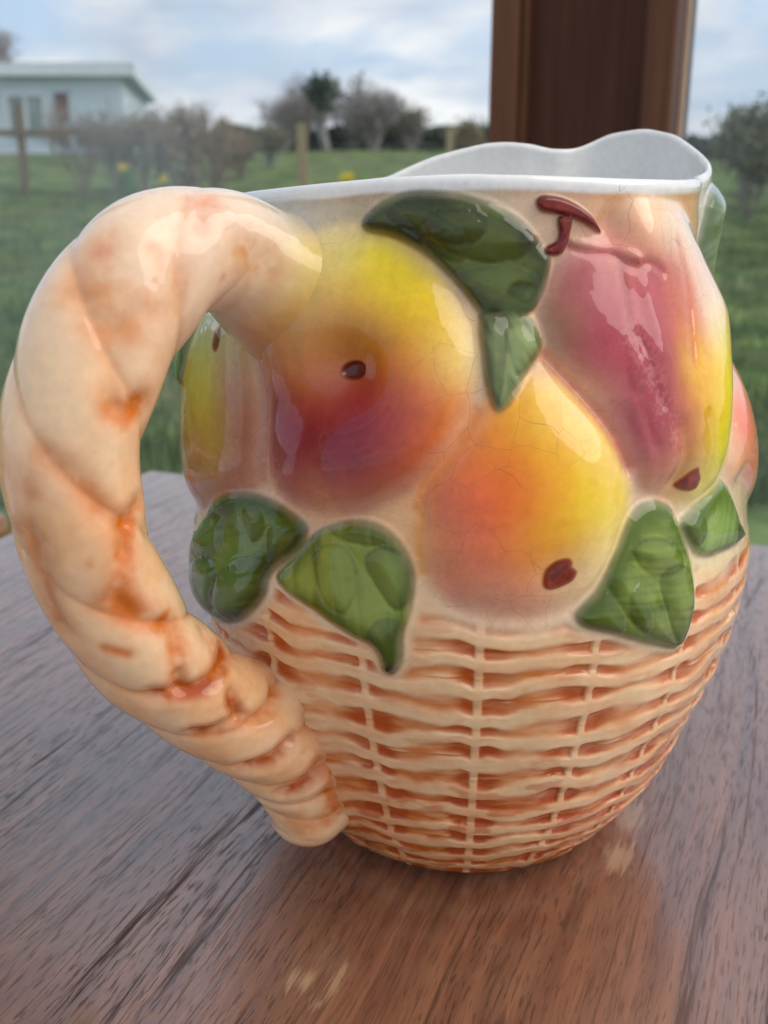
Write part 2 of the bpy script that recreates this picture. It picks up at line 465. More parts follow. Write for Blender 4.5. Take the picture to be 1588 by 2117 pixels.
def uv(pts):
    """pixels -> surface coordinates in metres"""
    # a point beyond the visible limb is given as ('s', degrees, z)
    q = np.array([(math.radians(p[1]), p[2]) if p[0] == 's' else to_surf(*p) for p in pts])
    return np.stack([q[:, 0] * S0, q[:, 1]], 1)
def crv(P, n=6, closed=True):
    """Catmull-Rom through the points"""
    P = np.asarray(P, float); m = len(P); o = []
    for i in range(m if closed else m - 1):
        a, b, c, d = (P[(i - 1) % m], P[i], P[(i + 1) % m], P[(i + 2) % m]) if closed else (P[max(i - 1, 0)], P[i], P[i + 1], P[min(i + 2, m - 1)])
        for t in np.arange(n) / n:
            o.append(.5 * (2 * b + (c - a) * t + (2 * a - 5 * b + 4 * c - d) * t * t + (3 * b - a - 3 * c + d) * t ** 3))
    if not closed: o.append(P[-1])
    return np.array(o)
def seg_dist(X, Y, P, closed=True):
    D = np.full(X.shape, 1e9); m = len(P)
    for i in range(m if closed else m - 1):
        a, b = P[i], P[(i + 1) % m]
        e = b - a; l2 = e @ e + 1e-15
        t = np.clip(((X - a[0]) * e[0] + (Y - a[1]) * e[1]) / l2, 0, 1)
        D = np.minimum(D, (X - a[0] - t * e[0]) ** 2 + (Y - a[1] - t * e[1]) ** 2)
    return np.sqrt(D)
def inside(X, Y, P):
    r = np.zeros(X.shape, bool); m = len(P)
    for i in range(m):
        (x0, y0), (x1, y1) = P[i], P[(i + 1) % m]
        if y0 == y1: continue
        r ^= ((Y < y0) != (Y < y1)) & (X < (x1 - x0) * (Y - y0) / (y1 - y0) + x0)
    return r

# grid over the outer wall
th_f = np.radians(np.linspace(-113, 113, 860))
th_b = np.radians(np.linspace(113, 247, 170)[1:-1])
TH = np.concatenate([th_f, th_b]); TH = (TH + np.pi) % (2 * np.pi) - np.pi
TH = np.sort(TH); NC = len(TH); NRW = 660
tt = np.linspace(0, 1, NRW)
ZT_c = rim_z(TH) - .0016
Zg = tt[:, None] * ZT_c[None]
Tg = np.broadcast_to(TH[None], Zg.shape)
Ug = Tg * S0
R0 = wall_r(Zg, Tg)
def sdf(P, pad=.012):
    """signed distance (inside positive) on the grid, -pad where far away"""
    D = np.full(Zg.shape, -pad)
    lo, hi = P.min(0) - pad, P.max(0) + pad
    c = np.where((TH * S0 > lo[0]) & (TH * S0 < hi[0]))[0]
    if not len(c): return D
    zmin = np.searchsorted(tt, max(lo[1] / ZT_c.max(), 0)); zmax = min(np.searchsorted(tt, hi[1] / ZT_c.min()) + 1, NRW)
    sl = (slice(zmin, zmax), slice(c[0], c[-1] + 1))
    X, Y = Ug[sl], Zg[sl]
    d = seg_dist(X, Y, P); s = inside(X, Y, P)
    D[sl] = np.where(s, d, -np.minimum(d, pad))
    return D
def pdist(P, pad=.02):
    D = np.full(Zg.shape, pad)
    lo, hi = P.min(0) - pad, P.max(0) + pad
    c = np.where((TH * S0 > lo[0]) & (TH * S0 < hi[0]))[0]
    if not len(c): return D
    sl = (slice(None), slice(c[0], c[-1] + 1))
    D[sl] = np.minimum(pad, seg_dist(Ug[sl], Zg[sl], P, False)) if len(P) > 1 else np.minimum(pad, np.hypot(Ug[sl] - P[0, 0], Zg[sl] - P[0, 1]))
    return D
dz_ = float(ZT_c.mean() / NRW)
def blur(H, s):
    """blur along z and theta, sigma in metres"""
    k = max(1, int(3 * s / dz_)); ke = np.exp(-.5 * (np.arange(-k, k + 1) * dz_ / s) ** 2); ke /= ke.sum()
    Hp = np.pad(H, ((k, k), (0, 0)), mode='edge'); o = np.zeros_like(H)
    for i, q in enumerate(ke): o += q * Hp[i:i + NRW]
    du = float(np.median(np.diff(TH))) * S0
    k = max(1, int(3 * s / du)); ke = np.exp(-.5 * (np.arange(-k, k + 1) * du / s) ** 2); ke /= ke.sum()
    Hp = np.pad(o, ((0, 0), (k, k)), mode='wrap'); r = np.zeros_like(H)
    for i, q in enumerate(ke): r += q * Hp[:, i:i + NC]
    return r
def idw(pts, sig):
    """smooth airbrushed colour through sampled colours"""
    U = uv([p[:2] for p in pts]); C = lin([p[2:] for p in pts])
    return U, C, sig
def paint(pal, X, Y):
    U, C, sig = pal
    acc = np.zeros(X.shape + (3,)); ws = np.zeros(X.shape)
    for (u, v), c in zip(U, C):
        d2 = (X - u) ** 2 + (Y - v) ** 2
        wt = np.exp(-d2 / (2 * sig * sig)) + 1e-6 / (d2 + 1e-4)
        acc += wt[..., None] * c; ws += wt
    return acc / ws[..., None]

# centreline of the handle, in the vertical plane through the jug's axis
HP = [(700, 610, 122), (610, 585, 128), (540, 558, 128), (460, 518, 124), (368, 525, 135), (285, 580, 151), (205, 705, 153), (162, 830, 149), (145, 945, 143), (157, 1045, 137), (197, 1170, 131),
      (288, 1328, 124), (405, 1428, 115), (530, 1505, 112), (605, 1580, 100), (635, 1650, 88), (652, 1728, 80)]
PHI = math.radians(45)
hd = np.array([-math.sin(PHI), -math.cos(PHI), 0.0]); hn = np.array([math.cos(PHI), -math.sin(PHI), 0.0])
cl = []
for x, y, wd in HP:
    d = ray(x, y); t = -(CAM @ hn) / (d @ hn); P = CAM + t * d
    cl.append((P @ hd, P[2], wd * t / FPX * .985))
cl = crv(np.array(cl), 24, False)
# even spacing along the handle
sl = np.concatenate([[0], np.cumsum(np.hypot(np.diff(cl[:, 0]), np.diff(cl[:, 1])))])
NS, NA = 420, 168
ss = np.linspace(0, sl[-1], NS)
cl = np.stack([np.interp(ss, sl, cl[:, k]) for k in range(3)], 1)
tg = np.gradient(cl[:, :2], axis=0); tg /= np.linalg.norm(tg, axis=1, keepdims=True)
rad = cl[:, 2].copy()
# flare where it grows out of the body, round tip
tip = sl[-1] - ss
rad *= np.sqrt(np.clip(1 - np.clip(1 - tip / .011, 0, 1) ** 2, .0004, 1))
cen = cl[:, 0, None] * hd + np.array([0, 0, 1.0]) * cl[:, 1, None]
# ------------------------------------------------------------------ fruit of the jug (outlines traced on the wall)
FRUIT = {
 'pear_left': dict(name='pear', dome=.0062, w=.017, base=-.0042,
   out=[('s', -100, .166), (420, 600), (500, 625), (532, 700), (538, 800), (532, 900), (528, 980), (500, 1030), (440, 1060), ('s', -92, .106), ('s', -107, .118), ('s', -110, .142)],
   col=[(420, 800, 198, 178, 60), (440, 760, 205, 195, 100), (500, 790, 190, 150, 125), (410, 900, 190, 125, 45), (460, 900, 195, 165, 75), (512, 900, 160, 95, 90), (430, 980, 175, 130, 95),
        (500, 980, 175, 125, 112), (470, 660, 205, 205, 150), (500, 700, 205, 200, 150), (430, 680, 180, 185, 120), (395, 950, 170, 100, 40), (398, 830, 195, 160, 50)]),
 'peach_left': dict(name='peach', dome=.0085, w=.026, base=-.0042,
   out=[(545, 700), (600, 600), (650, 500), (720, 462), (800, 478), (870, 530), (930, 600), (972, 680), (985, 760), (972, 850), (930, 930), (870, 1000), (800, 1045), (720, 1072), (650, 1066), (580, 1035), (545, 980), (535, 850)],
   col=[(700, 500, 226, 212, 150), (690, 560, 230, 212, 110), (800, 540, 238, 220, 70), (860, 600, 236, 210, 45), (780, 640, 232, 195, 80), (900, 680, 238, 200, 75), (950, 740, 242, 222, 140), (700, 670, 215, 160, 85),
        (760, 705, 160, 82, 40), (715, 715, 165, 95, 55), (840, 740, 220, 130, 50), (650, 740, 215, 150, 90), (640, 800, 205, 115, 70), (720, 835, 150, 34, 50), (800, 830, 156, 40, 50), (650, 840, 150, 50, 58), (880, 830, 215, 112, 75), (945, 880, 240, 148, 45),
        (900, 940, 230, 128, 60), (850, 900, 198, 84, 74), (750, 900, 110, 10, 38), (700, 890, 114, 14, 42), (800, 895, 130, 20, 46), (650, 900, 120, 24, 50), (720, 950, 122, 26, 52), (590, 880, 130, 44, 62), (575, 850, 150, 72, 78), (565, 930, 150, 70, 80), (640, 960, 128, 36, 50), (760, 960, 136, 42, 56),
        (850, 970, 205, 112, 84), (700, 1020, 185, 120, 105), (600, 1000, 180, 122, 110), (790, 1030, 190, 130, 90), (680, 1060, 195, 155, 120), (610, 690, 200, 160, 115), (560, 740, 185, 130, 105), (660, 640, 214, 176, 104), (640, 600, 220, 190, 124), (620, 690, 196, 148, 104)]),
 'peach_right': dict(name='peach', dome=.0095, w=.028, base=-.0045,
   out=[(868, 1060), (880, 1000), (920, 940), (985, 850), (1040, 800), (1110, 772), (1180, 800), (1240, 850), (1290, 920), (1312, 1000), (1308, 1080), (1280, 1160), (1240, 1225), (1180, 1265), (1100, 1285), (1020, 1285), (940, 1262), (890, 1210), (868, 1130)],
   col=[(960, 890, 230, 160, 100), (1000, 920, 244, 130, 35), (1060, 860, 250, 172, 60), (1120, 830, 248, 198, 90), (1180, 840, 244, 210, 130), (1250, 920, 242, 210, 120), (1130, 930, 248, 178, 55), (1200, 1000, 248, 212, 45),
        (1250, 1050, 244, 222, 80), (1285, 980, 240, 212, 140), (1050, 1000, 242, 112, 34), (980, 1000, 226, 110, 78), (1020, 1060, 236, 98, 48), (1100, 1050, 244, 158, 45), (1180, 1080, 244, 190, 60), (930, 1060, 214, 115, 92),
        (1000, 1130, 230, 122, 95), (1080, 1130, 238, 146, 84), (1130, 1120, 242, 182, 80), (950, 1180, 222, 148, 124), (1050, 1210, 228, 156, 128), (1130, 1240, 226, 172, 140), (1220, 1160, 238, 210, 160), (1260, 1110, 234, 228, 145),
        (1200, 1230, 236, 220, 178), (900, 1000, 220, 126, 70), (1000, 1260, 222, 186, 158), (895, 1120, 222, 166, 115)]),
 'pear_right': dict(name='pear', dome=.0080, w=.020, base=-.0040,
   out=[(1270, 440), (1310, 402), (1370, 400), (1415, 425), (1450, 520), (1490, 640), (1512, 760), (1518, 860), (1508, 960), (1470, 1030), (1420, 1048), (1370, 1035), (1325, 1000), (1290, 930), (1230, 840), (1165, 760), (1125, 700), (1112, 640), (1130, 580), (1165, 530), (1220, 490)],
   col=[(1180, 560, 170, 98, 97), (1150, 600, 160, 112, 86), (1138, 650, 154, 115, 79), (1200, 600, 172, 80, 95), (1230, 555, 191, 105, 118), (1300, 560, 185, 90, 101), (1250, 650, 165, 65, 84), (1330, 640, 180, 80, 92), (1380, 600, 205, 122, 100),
        (1420, 540, 246, 210, 190), (1400, 660, 206, 115, 79), (1440, 640, 248, 226, 200), (1250, 720, 168, 68, 79), (1340, 740, 161, 61, 80), (1420, 740, 242, 196, 60), (1470, 720, 246, 226, 85), (1490, 800, 242, 228, 55), (1440, 820, 242, 190, 60),  # pale samples along the right flank paint in the window highlight
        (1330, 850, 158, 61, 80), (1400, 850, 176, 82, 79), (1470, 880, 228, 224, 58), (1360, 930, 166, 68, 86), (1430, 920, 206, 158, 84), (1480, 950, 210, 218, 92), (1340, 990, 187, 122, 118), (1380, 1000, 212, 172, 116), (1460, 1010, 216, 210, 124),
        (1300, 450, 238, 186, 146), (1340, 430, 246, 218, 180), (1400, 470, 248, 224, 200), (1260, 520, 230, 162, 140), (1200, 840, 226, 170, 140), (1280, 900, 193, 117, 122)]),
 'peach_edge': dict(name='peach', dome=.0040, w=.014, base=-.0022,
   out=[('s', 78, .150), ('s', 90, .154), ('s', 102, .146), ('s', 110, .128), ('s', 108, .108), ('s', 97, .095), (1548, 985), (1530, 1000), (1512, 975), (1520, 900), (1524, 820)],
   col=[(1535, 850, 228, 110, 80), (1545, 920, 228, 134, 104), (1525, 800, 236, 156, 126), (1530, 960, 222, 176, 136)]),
}
H = -.0026 * sst(.095, .112, Zg) * (1 - .85 * sst(.176, .190, Zg)) * (1 - sst(88, 104, np.degrees(Tg)))
REG = np.zeros(Zg.shape, np.int32)            # 0 = upper wall, others set below
names, rmat = ['upper_wall'], []
def region(name, mask):
    names.append(name); REG[mask] = len(names) - 1
    return len(names) - 1
NECK = idw([(560, 415, 196, 190, 178), (700, 430, 192, 180, 156), (640, 455, 198, 194, 176), (740, 445, 190, 178, 146), (1000, 385, 206, 196, 172), (1100, 420, 214, 190, 166), (1180, 390, 226, 198, 164),  # front neck greyed and darkened, its shade put into these colours
            (1280, 400, 228, 178, 130), (1400, 395, 228, 186, 138), (1455, 400, 220, 220, 210), (1140, 480, 218, 190, 162), (1210, 450, 230, 180, 150), (1060, 420, 214, 198, 170), (450, 630, 218, 214, 174),
            (560, 1250, 228, 216, 190), (640, 1085, 216, 189, 163), (880, 1230, 232, 206, 166), (865, 1100, 236, 189, 139), (1000, 880, 223, 194, 163), (1340, 1020, 229, 206, 168), (1450, 1170, 232, 222, 184), (1230, 1290, 231, 209, 178),
            (1320, 1010, 227, 200, 174), (990, 1290, 229, 200, 168), (430, 1290, 223, 209, 179), (700, 1075, 218, 189, 155), (1300, 960, 231, 195, 174), (1200, 800, 231, 184, 163), (1110, 760, 236, 206, 157)], .008)
COL = np.zeros(Zg.shape + (3,))
COL[:] = paint(NECK, Ug, Zg)
FM = {}
fmask_any = np.full(Zg.shape, -1.0)
for key, fr in FRUIT.items():
    P = crv(uv(fr['out']), 5)
    d = sdf(P, .014)
    t = np.clip(d / fr['w'], 0, 1)
    h = fr['base'] + fr['dome'] * np.sqrt(np.clip(1 - (1 - t) ** 2.2, 0, 1))
    m = d > 0
    H = np.where(m, np.maximum(h, H - .002), H)
    FM[key] = d
    fmask_any = np.maximum(fmask_any, d)
    region(fr['name'], m)
    sel = d > -.002
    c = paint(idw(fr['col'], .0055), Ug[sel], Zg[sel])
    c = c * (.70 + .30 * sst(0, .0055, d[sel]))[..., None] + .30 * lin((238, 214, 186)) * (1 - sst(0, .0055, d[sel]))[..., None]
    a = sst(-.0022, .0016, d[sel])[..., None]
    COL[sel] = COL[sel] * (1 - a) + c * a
# fruit on the side turned away
for th0, z0, ru, rz, c0, c1 in ((-118, .128, .030, .036, (215, 120, 60), (235, 205, 90)), (165, .130, .036, .040, (190, 80, 85), (235, 210, 90)), (-160, .120, .030, .032, (225, 120, 70), (240, 205, 80))):
    du = ((np.degrees(Tg) - th0 + 180) % 360 - 180) * math.pi / 180 * S0
    q = np.sqrt((du / ru) ** 2 + ((Zg - z0) / rz) ** 2)
    m = (q < 1) & (fmask_any <= 0)
    H = np.where(m, np.maximum(H, -.003 + .007 * np.sqrt(np.clip(1 - q * q, 0, 1))), H)
    region('peach', m)
    a = sst(-.6, .8, du / ru)[m][:, None]
    COL[m] = lin(c0) * (1 - a) + lin(c1) * a
H = blur(H, .0021)
# the clay is drawn up in a fillet where the handle is joined on
KU, KL = .022, .007
def to_handle(P):
    D = np.full(P.shape[:-1], 1.0)
    for q in range(0, NS, 4):
        D = np.minimum(D, np.linalg.norm(P - cen[q], axis=-1) - rad[q])
    return D
csel = np.where((TH > math.radians(-100)) & (TH < math.radians(10)))[0]
cs_ = slice(csel[0], csel[-1] + 1)
Pb = np.stack([R0[:, cs_] * np.sin(Tg[:, cs_]), -R0[:, cs_] * np.cos(Tg[:, cs_]), Zg[:, cs_]], -1)
dh = to_handle(Pb)
kk = np.where(Zg[:, cs_] > .11, KU, KL)
FIL = np.zeros(Zg.shape)
FIL[:, cs_] = kk / 4 * np.clip((kk - np.maximum(dh, 0)) / kk, 0, 1) ** 2
def dent(px, py, depth, rad):
    global H
    u, v = uv([(px, py)])[0]
    H = H - depth * np.exp(-((Ug - u) ** 2 + (Zg - v) ** 2) / (2 * rad * rad))
dent(722, 764, .0040, .0058); dent(700, 740, .0032, .012); dent(610, 810, .002, .007)
dent(1152, 1180, .0016, .0045); dent(1424, 990, .0016, .0045); dent(1390, 1020, .0012, .004)
dent(1265, 478, .0024, .0035); dent(1320, 470, -.0012, .006)
def groove(pts, depth, wid, tint=None, amt=0.0):
    global H, COL
    d = pdist(crv(uv(pts), 5, False))
    H = H - depth * np.exp(-(d / wid) ** 2)
    if tint is not None:
        a = (amt * np.exp(-(d / (wid * .9)) ** 2) * (.5 + .8 * vnoise(Ug * 900, Zg * 900, 4)))[..., None].clip(0, 1)
        COL = COL * (1 - a) + lin(tint) * a
RP = (150, 55, 62)
groove([(1270, 545), (1276, 620), (1282, 680), (1278, 740), (1296, 800), (1322, 860), (1345, 915)], .0002, .0014, RP, .6)
groove([(1300, 690), (1318, 730), (1335, 780), (1352, 830)], .0004, .0018, (140, 50, 60), .6)
groove([(1310, 590), (1330, 660), (1345, 720)], -.0004, .0025)
groove([(1380, 500), (1392, 580), (1400, 660), (1406, 740)], .0003, .0020, (205, 110, 70), .5)
groove([(1172, 505), (1210, 520), (1260, 525), (1285, 545), (1320, 540), (1345, 560)], .0005, .0013, (180, 85, 90), .6)
groove([(1185, 500), (1220, 508), (1275, 515), (1300, 535)], -.0006, .0013)
sp_d = pdist(crv(uv([(1290, 690), (1320, 760), (1350, 850), (1375, 900)]), 5, False))
a = (.26 * np.exp(-(sp_d / .0042) ** 2) * sst(.46, .68, vnoise(Ug * 1500, Zg * 1500, 3) * .5 + .5 * fbm(Ug * 260, Zg * 200, 5)))[..., None]
COL = COL * (1 - a) + lin((226, 160, 148)) * a
groove([(1390, 880), (1400, 940), (1395, 990)], .0009, .0025)
groove([(1440, 860), (1450, 930), (1448, 990)], .0006, .0022)
groove([(1300, 830), (1330, 930), (1345, 1000)], -.0005, .0020)
un = (1 + .16 * (fbm(Ug * 60, Zg * 240, 61) - .5) + .14 * (fbm(Ug * 420, Zg * 70, 63, 3) - .5) + .10 * (vnoise(Ug * 1900, Zg * 1900, 65) - .5))[..., None]
COL = np.clip(COL * un, 0, 1)
# gullies between the fruits, tinted where the colour pooled
groove([(985, 860), (940, 930), (880, 1000), (860, 1060)], .0008, .0016, (240, 140, 50), .6)
groove([(1130, 740), (1200, 815), (1265, 895), (1305, 970)], .0012, .0016, (224, 130, 110), .6)
groove([(536, 720), (540, 820), (536, 920), (530, 1000)], .0012, .0016, (170, 105, 100), .4)
groove([(865, 1075), (862, 1130), (868, 1190)], .0004, .0018, (236, 165, 80), .6)

# ------------------------------------------------------------------ basket weave
yk = [1349, 1404, 1455, 1514, 1565, 1613, 1664, 1705, 1733, 1760, 1784, 1803]
zk = np.array([to_surf(985, y)[1] for y in yk])
step = zk[0] - zk[1]
zk = np.concatenate([zk[0] + step * np.arange(9, 0, -1), zk])[::-1]           # rising
row = np.interp(Zg, zk, np.arange(len(zk)))
row = np.where(Zg < zk[0], (Zg - zk[0]) / .0045, row)
th_rib0 = to_surf(985, 1500)[0]
NRIB = 18; rsp = 2 * math.pi / NRIB
ph = (Tg - th_rib0) / rsp
ribi = np.round(ph); dr = (ph - ribi)                     # -.5 .. .5
side = np.where(dr >= 0, 1, -1)
roww = row + .10 * np.sin(ph * 2 * math.pi * .5 + np.floor(row) * 1.7) + .34 * (vnoise(ph * 2.3, row * .7, 9) - .5) + .16 * (vnoise(ph * 7.1, row * .9, 10) - .5) + .05 * np.sin(2 * math.pi * ph)
kp = np.round(roww); dv = np.abs(roww - kp)               # distance to the pit line
u_ = np.abs(dr) * 2
lenn = .50 + .55 * vnoise(ribi * 3.1 + side * 1.7, kp * 2.3, 12)
gap = .24
nr = 1 - sst(.30, 1.0, u_ / np.clip(lenn, .4, 1.05))
ribw = .0009 / (wall_r(Zg, Tg) * rsp)                     # half width in dr units
rib = 1 - sst(ribw * .75, ribw * 1.7, np.abs(dr))
thick = .06 * (fbm(ph * 4.1, row * 1.3, 17, 2) - .5)
valley = (1 - sst(.06 + thick, .36 + thick, dv)) * (1 - .75 * rib)
pit = (1 - sst(.10 + .10 * nr, .20 + .12 * nr, dv)) * nr * (1 - rib)
weave_zone = (1 - sst(-.0060, -.0010, fmask_any)) * (1 - sst(.098, .108, Zg + .004 * (vnoise(Ug * 120, Zg * 0, 5) - .5)))
hs = np.sin(math.pi * np.clip((.5 - np.abs(roww - np.floor(roww) - .5)), 0, .5))   # 0 at pit line, 1 strand centre
HW = -.0009 * valley * (.55 + .45 * nr) - .0004 * pit - .0005 * rib * (1 - hs) + .0005 * (1 - valley) * (vnoise(ph * 3.3, np.floor(row) * 1.9, 15) - .5)
HW *= sst(.001, .006, Zg)
# leaves keep a smooth margin on the weave
LEAF = [
 dict(out=[(750, 452), (790, 415), (850, 392), (930, 394), (1010, 415), (1070, 445), (1105, 478), (1122, 505), (1142, 535), (1132, 590), (1108, 640), (1070, 655), (1000, 665), (980, 640), (935, 585), (880, 532), (815, 495), (760, 480)],
      col=(64, 74, 24), hi=(104, 116, 50),
      dabs=[([(800, 440), (860, 400), (950, 405), (1010, 450), (980, 500), (880, 490)], .72), ([(880, 450), (960, 430), (1060, 460), (1110, 500), (1040, 540), (930, 520)], .80), ([(930, 590), (960, 560), (1040, 550), (1110, 570), (1090, 640), (1000, 650)], .92), ([(870, 480), (910, 450), (960, 480), (960, 540), (900, 520)], .88), ([(755, 455), (800, 425), (850, 450), (870, 500), (800, 490)], .75)]),
 dict(out=[(1035, 640), (1050, 592), (1080, 580), (1110, 596), (1112, 630), (1090, 656), (1050, 662)], col=(70, 86, 28), hi=(116, 134, 56), dabs=[([(1050, 600), (1080, 585), (1105, 605), (1085, 630)], .85)]),
 dict(out=[(990, 652), (1030, 645), (1095, 650), (1122, 690), (1124, 730), (1090, 780), (1058, 835), (1025, 853), (1005, 815), (993, 740)],
      col=(78, 96, 42), hi=(156, 168, 108), dabs=[([(992, 655), (1040, 650), (1050, 720), (1040, 800), (1020, 850), (1000, 780)], .72), ([(1050, 680), (1110, 680), (1115, 730), (1070, 770)], 1.1)]),
 dict(out=[(400, 1110), (420, 1055), (475, 1018), (540, 1030), (600, 1065), (628, 1095), (618, 1135), (560, 1190), (552, 1232), (520, 1272), (480, 1288), (430, 1262), (408, 1215), (400, 1160)],
      col=(68, 90, 28), hi=(118, 144, 62), dabs=[([(405, 1100), (440, 1060), (462, 1090), (450, 1150), (415, 1140)], .8), ([(500, 1060), (530, 1050), (545, 1090), (520, 1120)], .8), ([(560, 1090), (620, 1100), (600, 1150), (565, 1180), (550, 1130)], .8), ([(405, 1180), (440, 1150), (460, 1200), (450, 1260), (415, 1240)], .72), ([(470, 1170), (545, 1150), (550, 1230), (490, 1285), (450, 1240)], .74)]),
 dict(out=[(565, 1192), (595, 1150), (640, 1105), (680, 1086), (740, 1077), (800, 1098), (842, 1150), (858, 1205), (852, 1262), (838, 1310), (836, 1365), (815, 1393), (790, 1385), (772, 1340), (715, 1308), (645, 1260), (590, 1225)],
      col=(88, 108, 34), hi=(150, 168, 78), dabs=[([(670, 1090), (740, 1078), (800, 1100), (840, 1150), (780, 1130), (720, 1120)], .80), ([(755, 1150), (800, 1130), (850, 1170), (856, 1230), (820, 1255), (770, 1200)], .72), ([(770, 1290), (800, 1270), (838, 1290), (834, 1360), (800, 1370), (765, 1320)], .72), ([(650, 1140), (710, 1130), (740, 1190), (720, 1260), (670, 1230)], .92), ([(790, 1375), (815, 1372), (833, 1378), (815, 1393), (797, 1392)], .45)]),
 dict(out=[(1188, 1272), (1205, 1250), (1240, 1212), (1275, 1135), (1305, 1070), (1352, 1038), (1398, 1048), (1416, 1085), (1428, 1120), (1440, 1160), (1438, 1215), (1422, 1285), (1398, 1338), (1340, 1332), (1260, 1312), (1202, 1297)],
      col=(96, 120, 40), hi=(154, 174, 82), dabs=[([(1190, 1272), (1240, 1220), (1270, 1235), (1280, 1300), (1210, 1295)], .78), ([(1255, 1190), (1290, 1170), (1320, 1200), (1330, 1300), (1270, 1240)], .86), ([(1310, 1140), (1350, 1110), (1400, 1130), (1410, 1170), (1350, 1190)], .86), ([(1360, 1200), (1400, 1165), (1435, 1190), (1430, 1270), (1398, 1336), (1375, 1290)], .76), ([(1305, 1290), (1300, 1220), (1350, 1200), (1370, 1290), (1390, 1330)], .85)]),
 dict(out=[(1415, 1092), (1440, 1055), (1475, 1015), (1502, 993), (1528, 1030), (1545, 1095), (1540, 1120), (1500, 1145), (1468, 1156), (1440, 1142)],
      col=(106, 136, 58), hi=(160, 188, 104), dabs=[([(1420, 1090), (1450, 1060), (1465, 1100), (1445, 1130)], .8), ([(1530, 1080), (1545, 1098), (1540, 1120), (1528, 1120)], .55)]),
 dict(raw=[(84, .100), (92, .108), (104, .104), (112, .090), (106, .080), (95, .084), (87, .088)], col=(96, 120, 40), hi=(150, 170, 80), dabs=[]),
 dict(raw=[(97, .192), (106, .198), (118, .198), (127, .186), (124, .170), (113, .156), (103, .150), (97, .165)], lift=.0042, col=(100, 125, 80), hi=(140, 160, 120), dabs=[]),
 dict(out=[(385, 700), (398, 640), (416, 605), (432, 612), (424, 660), (412, 710), (402, 770), (393, 800), (386, 770)], col=(78, 102, 46), hi=(110, 140, 70), dabs=[]),
]
leaf_d = np.full(Zg.shape, -.012)
LD = []
for lf in LEAF:
    P = crv(np.array(lf['raw']) * (math.radians(1) * S0, 1) if 'raw' in lf else uv(lf['out']), 4); d = sdf(P, .008); LD.append(d); leaf_d = np.maximum(leaf_d, d)
weave_zone *= (1 - sst(-.0030, -.0006, leaf_d))
H = H + HW * weave_zone
# weave colours: cream strands, orange-brown wash pooled in the pits and trailing along them
cream = lin((244, 214, 172)); tan = lin((218, 142, 84)); rust = lin((184, 88, 34)); dark = lin((140, 56, 18))
n_big = fbm(Ug * 55, Zg * 55, 2); n_st = fbm(Ug * 130, Zg * 520, 6); n_f = fbm(Ug * 420, Zg * 600, 8)
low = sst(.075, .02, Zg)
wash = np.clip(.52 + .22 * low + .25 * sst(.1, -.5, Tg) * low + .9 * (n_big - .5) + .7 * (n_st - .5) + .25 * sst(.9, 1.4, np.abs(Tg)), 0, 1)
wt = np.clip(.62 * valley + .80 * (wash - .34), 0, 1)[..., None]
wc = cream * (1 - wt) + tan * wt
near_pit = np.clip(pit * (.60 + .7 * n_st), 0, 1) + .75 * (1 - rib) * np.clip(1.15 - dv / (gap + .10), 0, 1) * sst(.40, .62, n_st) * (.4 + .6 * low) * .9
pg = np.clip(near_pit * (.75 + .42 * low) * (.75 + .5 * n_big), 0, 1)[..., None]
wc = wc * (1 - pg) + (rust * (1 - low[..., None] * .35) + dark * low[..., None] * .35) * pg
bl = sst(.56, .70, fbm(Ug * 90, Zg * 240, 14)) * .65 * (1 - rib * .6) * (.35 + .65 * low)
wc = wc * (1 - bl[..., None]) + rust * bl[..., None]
# where the fruit glaze runs into the basket the wash thins to cream / greenish yellow
wz = weave_zone[..., None]
COL = COL * (1 - wz) + wc * wz
# ribs and strands as pieces of their own
wreg = (weave_zone > .5)
base_reg = REG.copy()
rr_ = np.round(roww - .5).astype(int)
bay = np.floor(ph).astype(int) % NRIB
for k in range(int(rr_[wreg].min()), int(rr_[wreg].max()) + 1):
    mk = wreg & (rr_ == k) & (np.abs(dr) >= ribw * 1.3)
    for bq in range(NRIB):
        m = mk & (bay == bq)
        if m.sum() > 60: region('weave_strand', m)
ri = ribi.astype(int) % NRIB
for k in range(NRIB):
    m = wreg & (ri == k) & (np.abs(dr) < ribw * 1.3)
    if m.sum() > 100: region('basket_rib', m)

top_d = (ZT_c[None] - Zg)
# white glazed rim colour
rimc = lin((236, 232, 222)); a = sst(.0019, .0007, top_d + .0010 * (vnoise(Ug * 80, Zg * 0, 3) - .5))[..., None]
COL = COL * (1 - a) + rimc * a
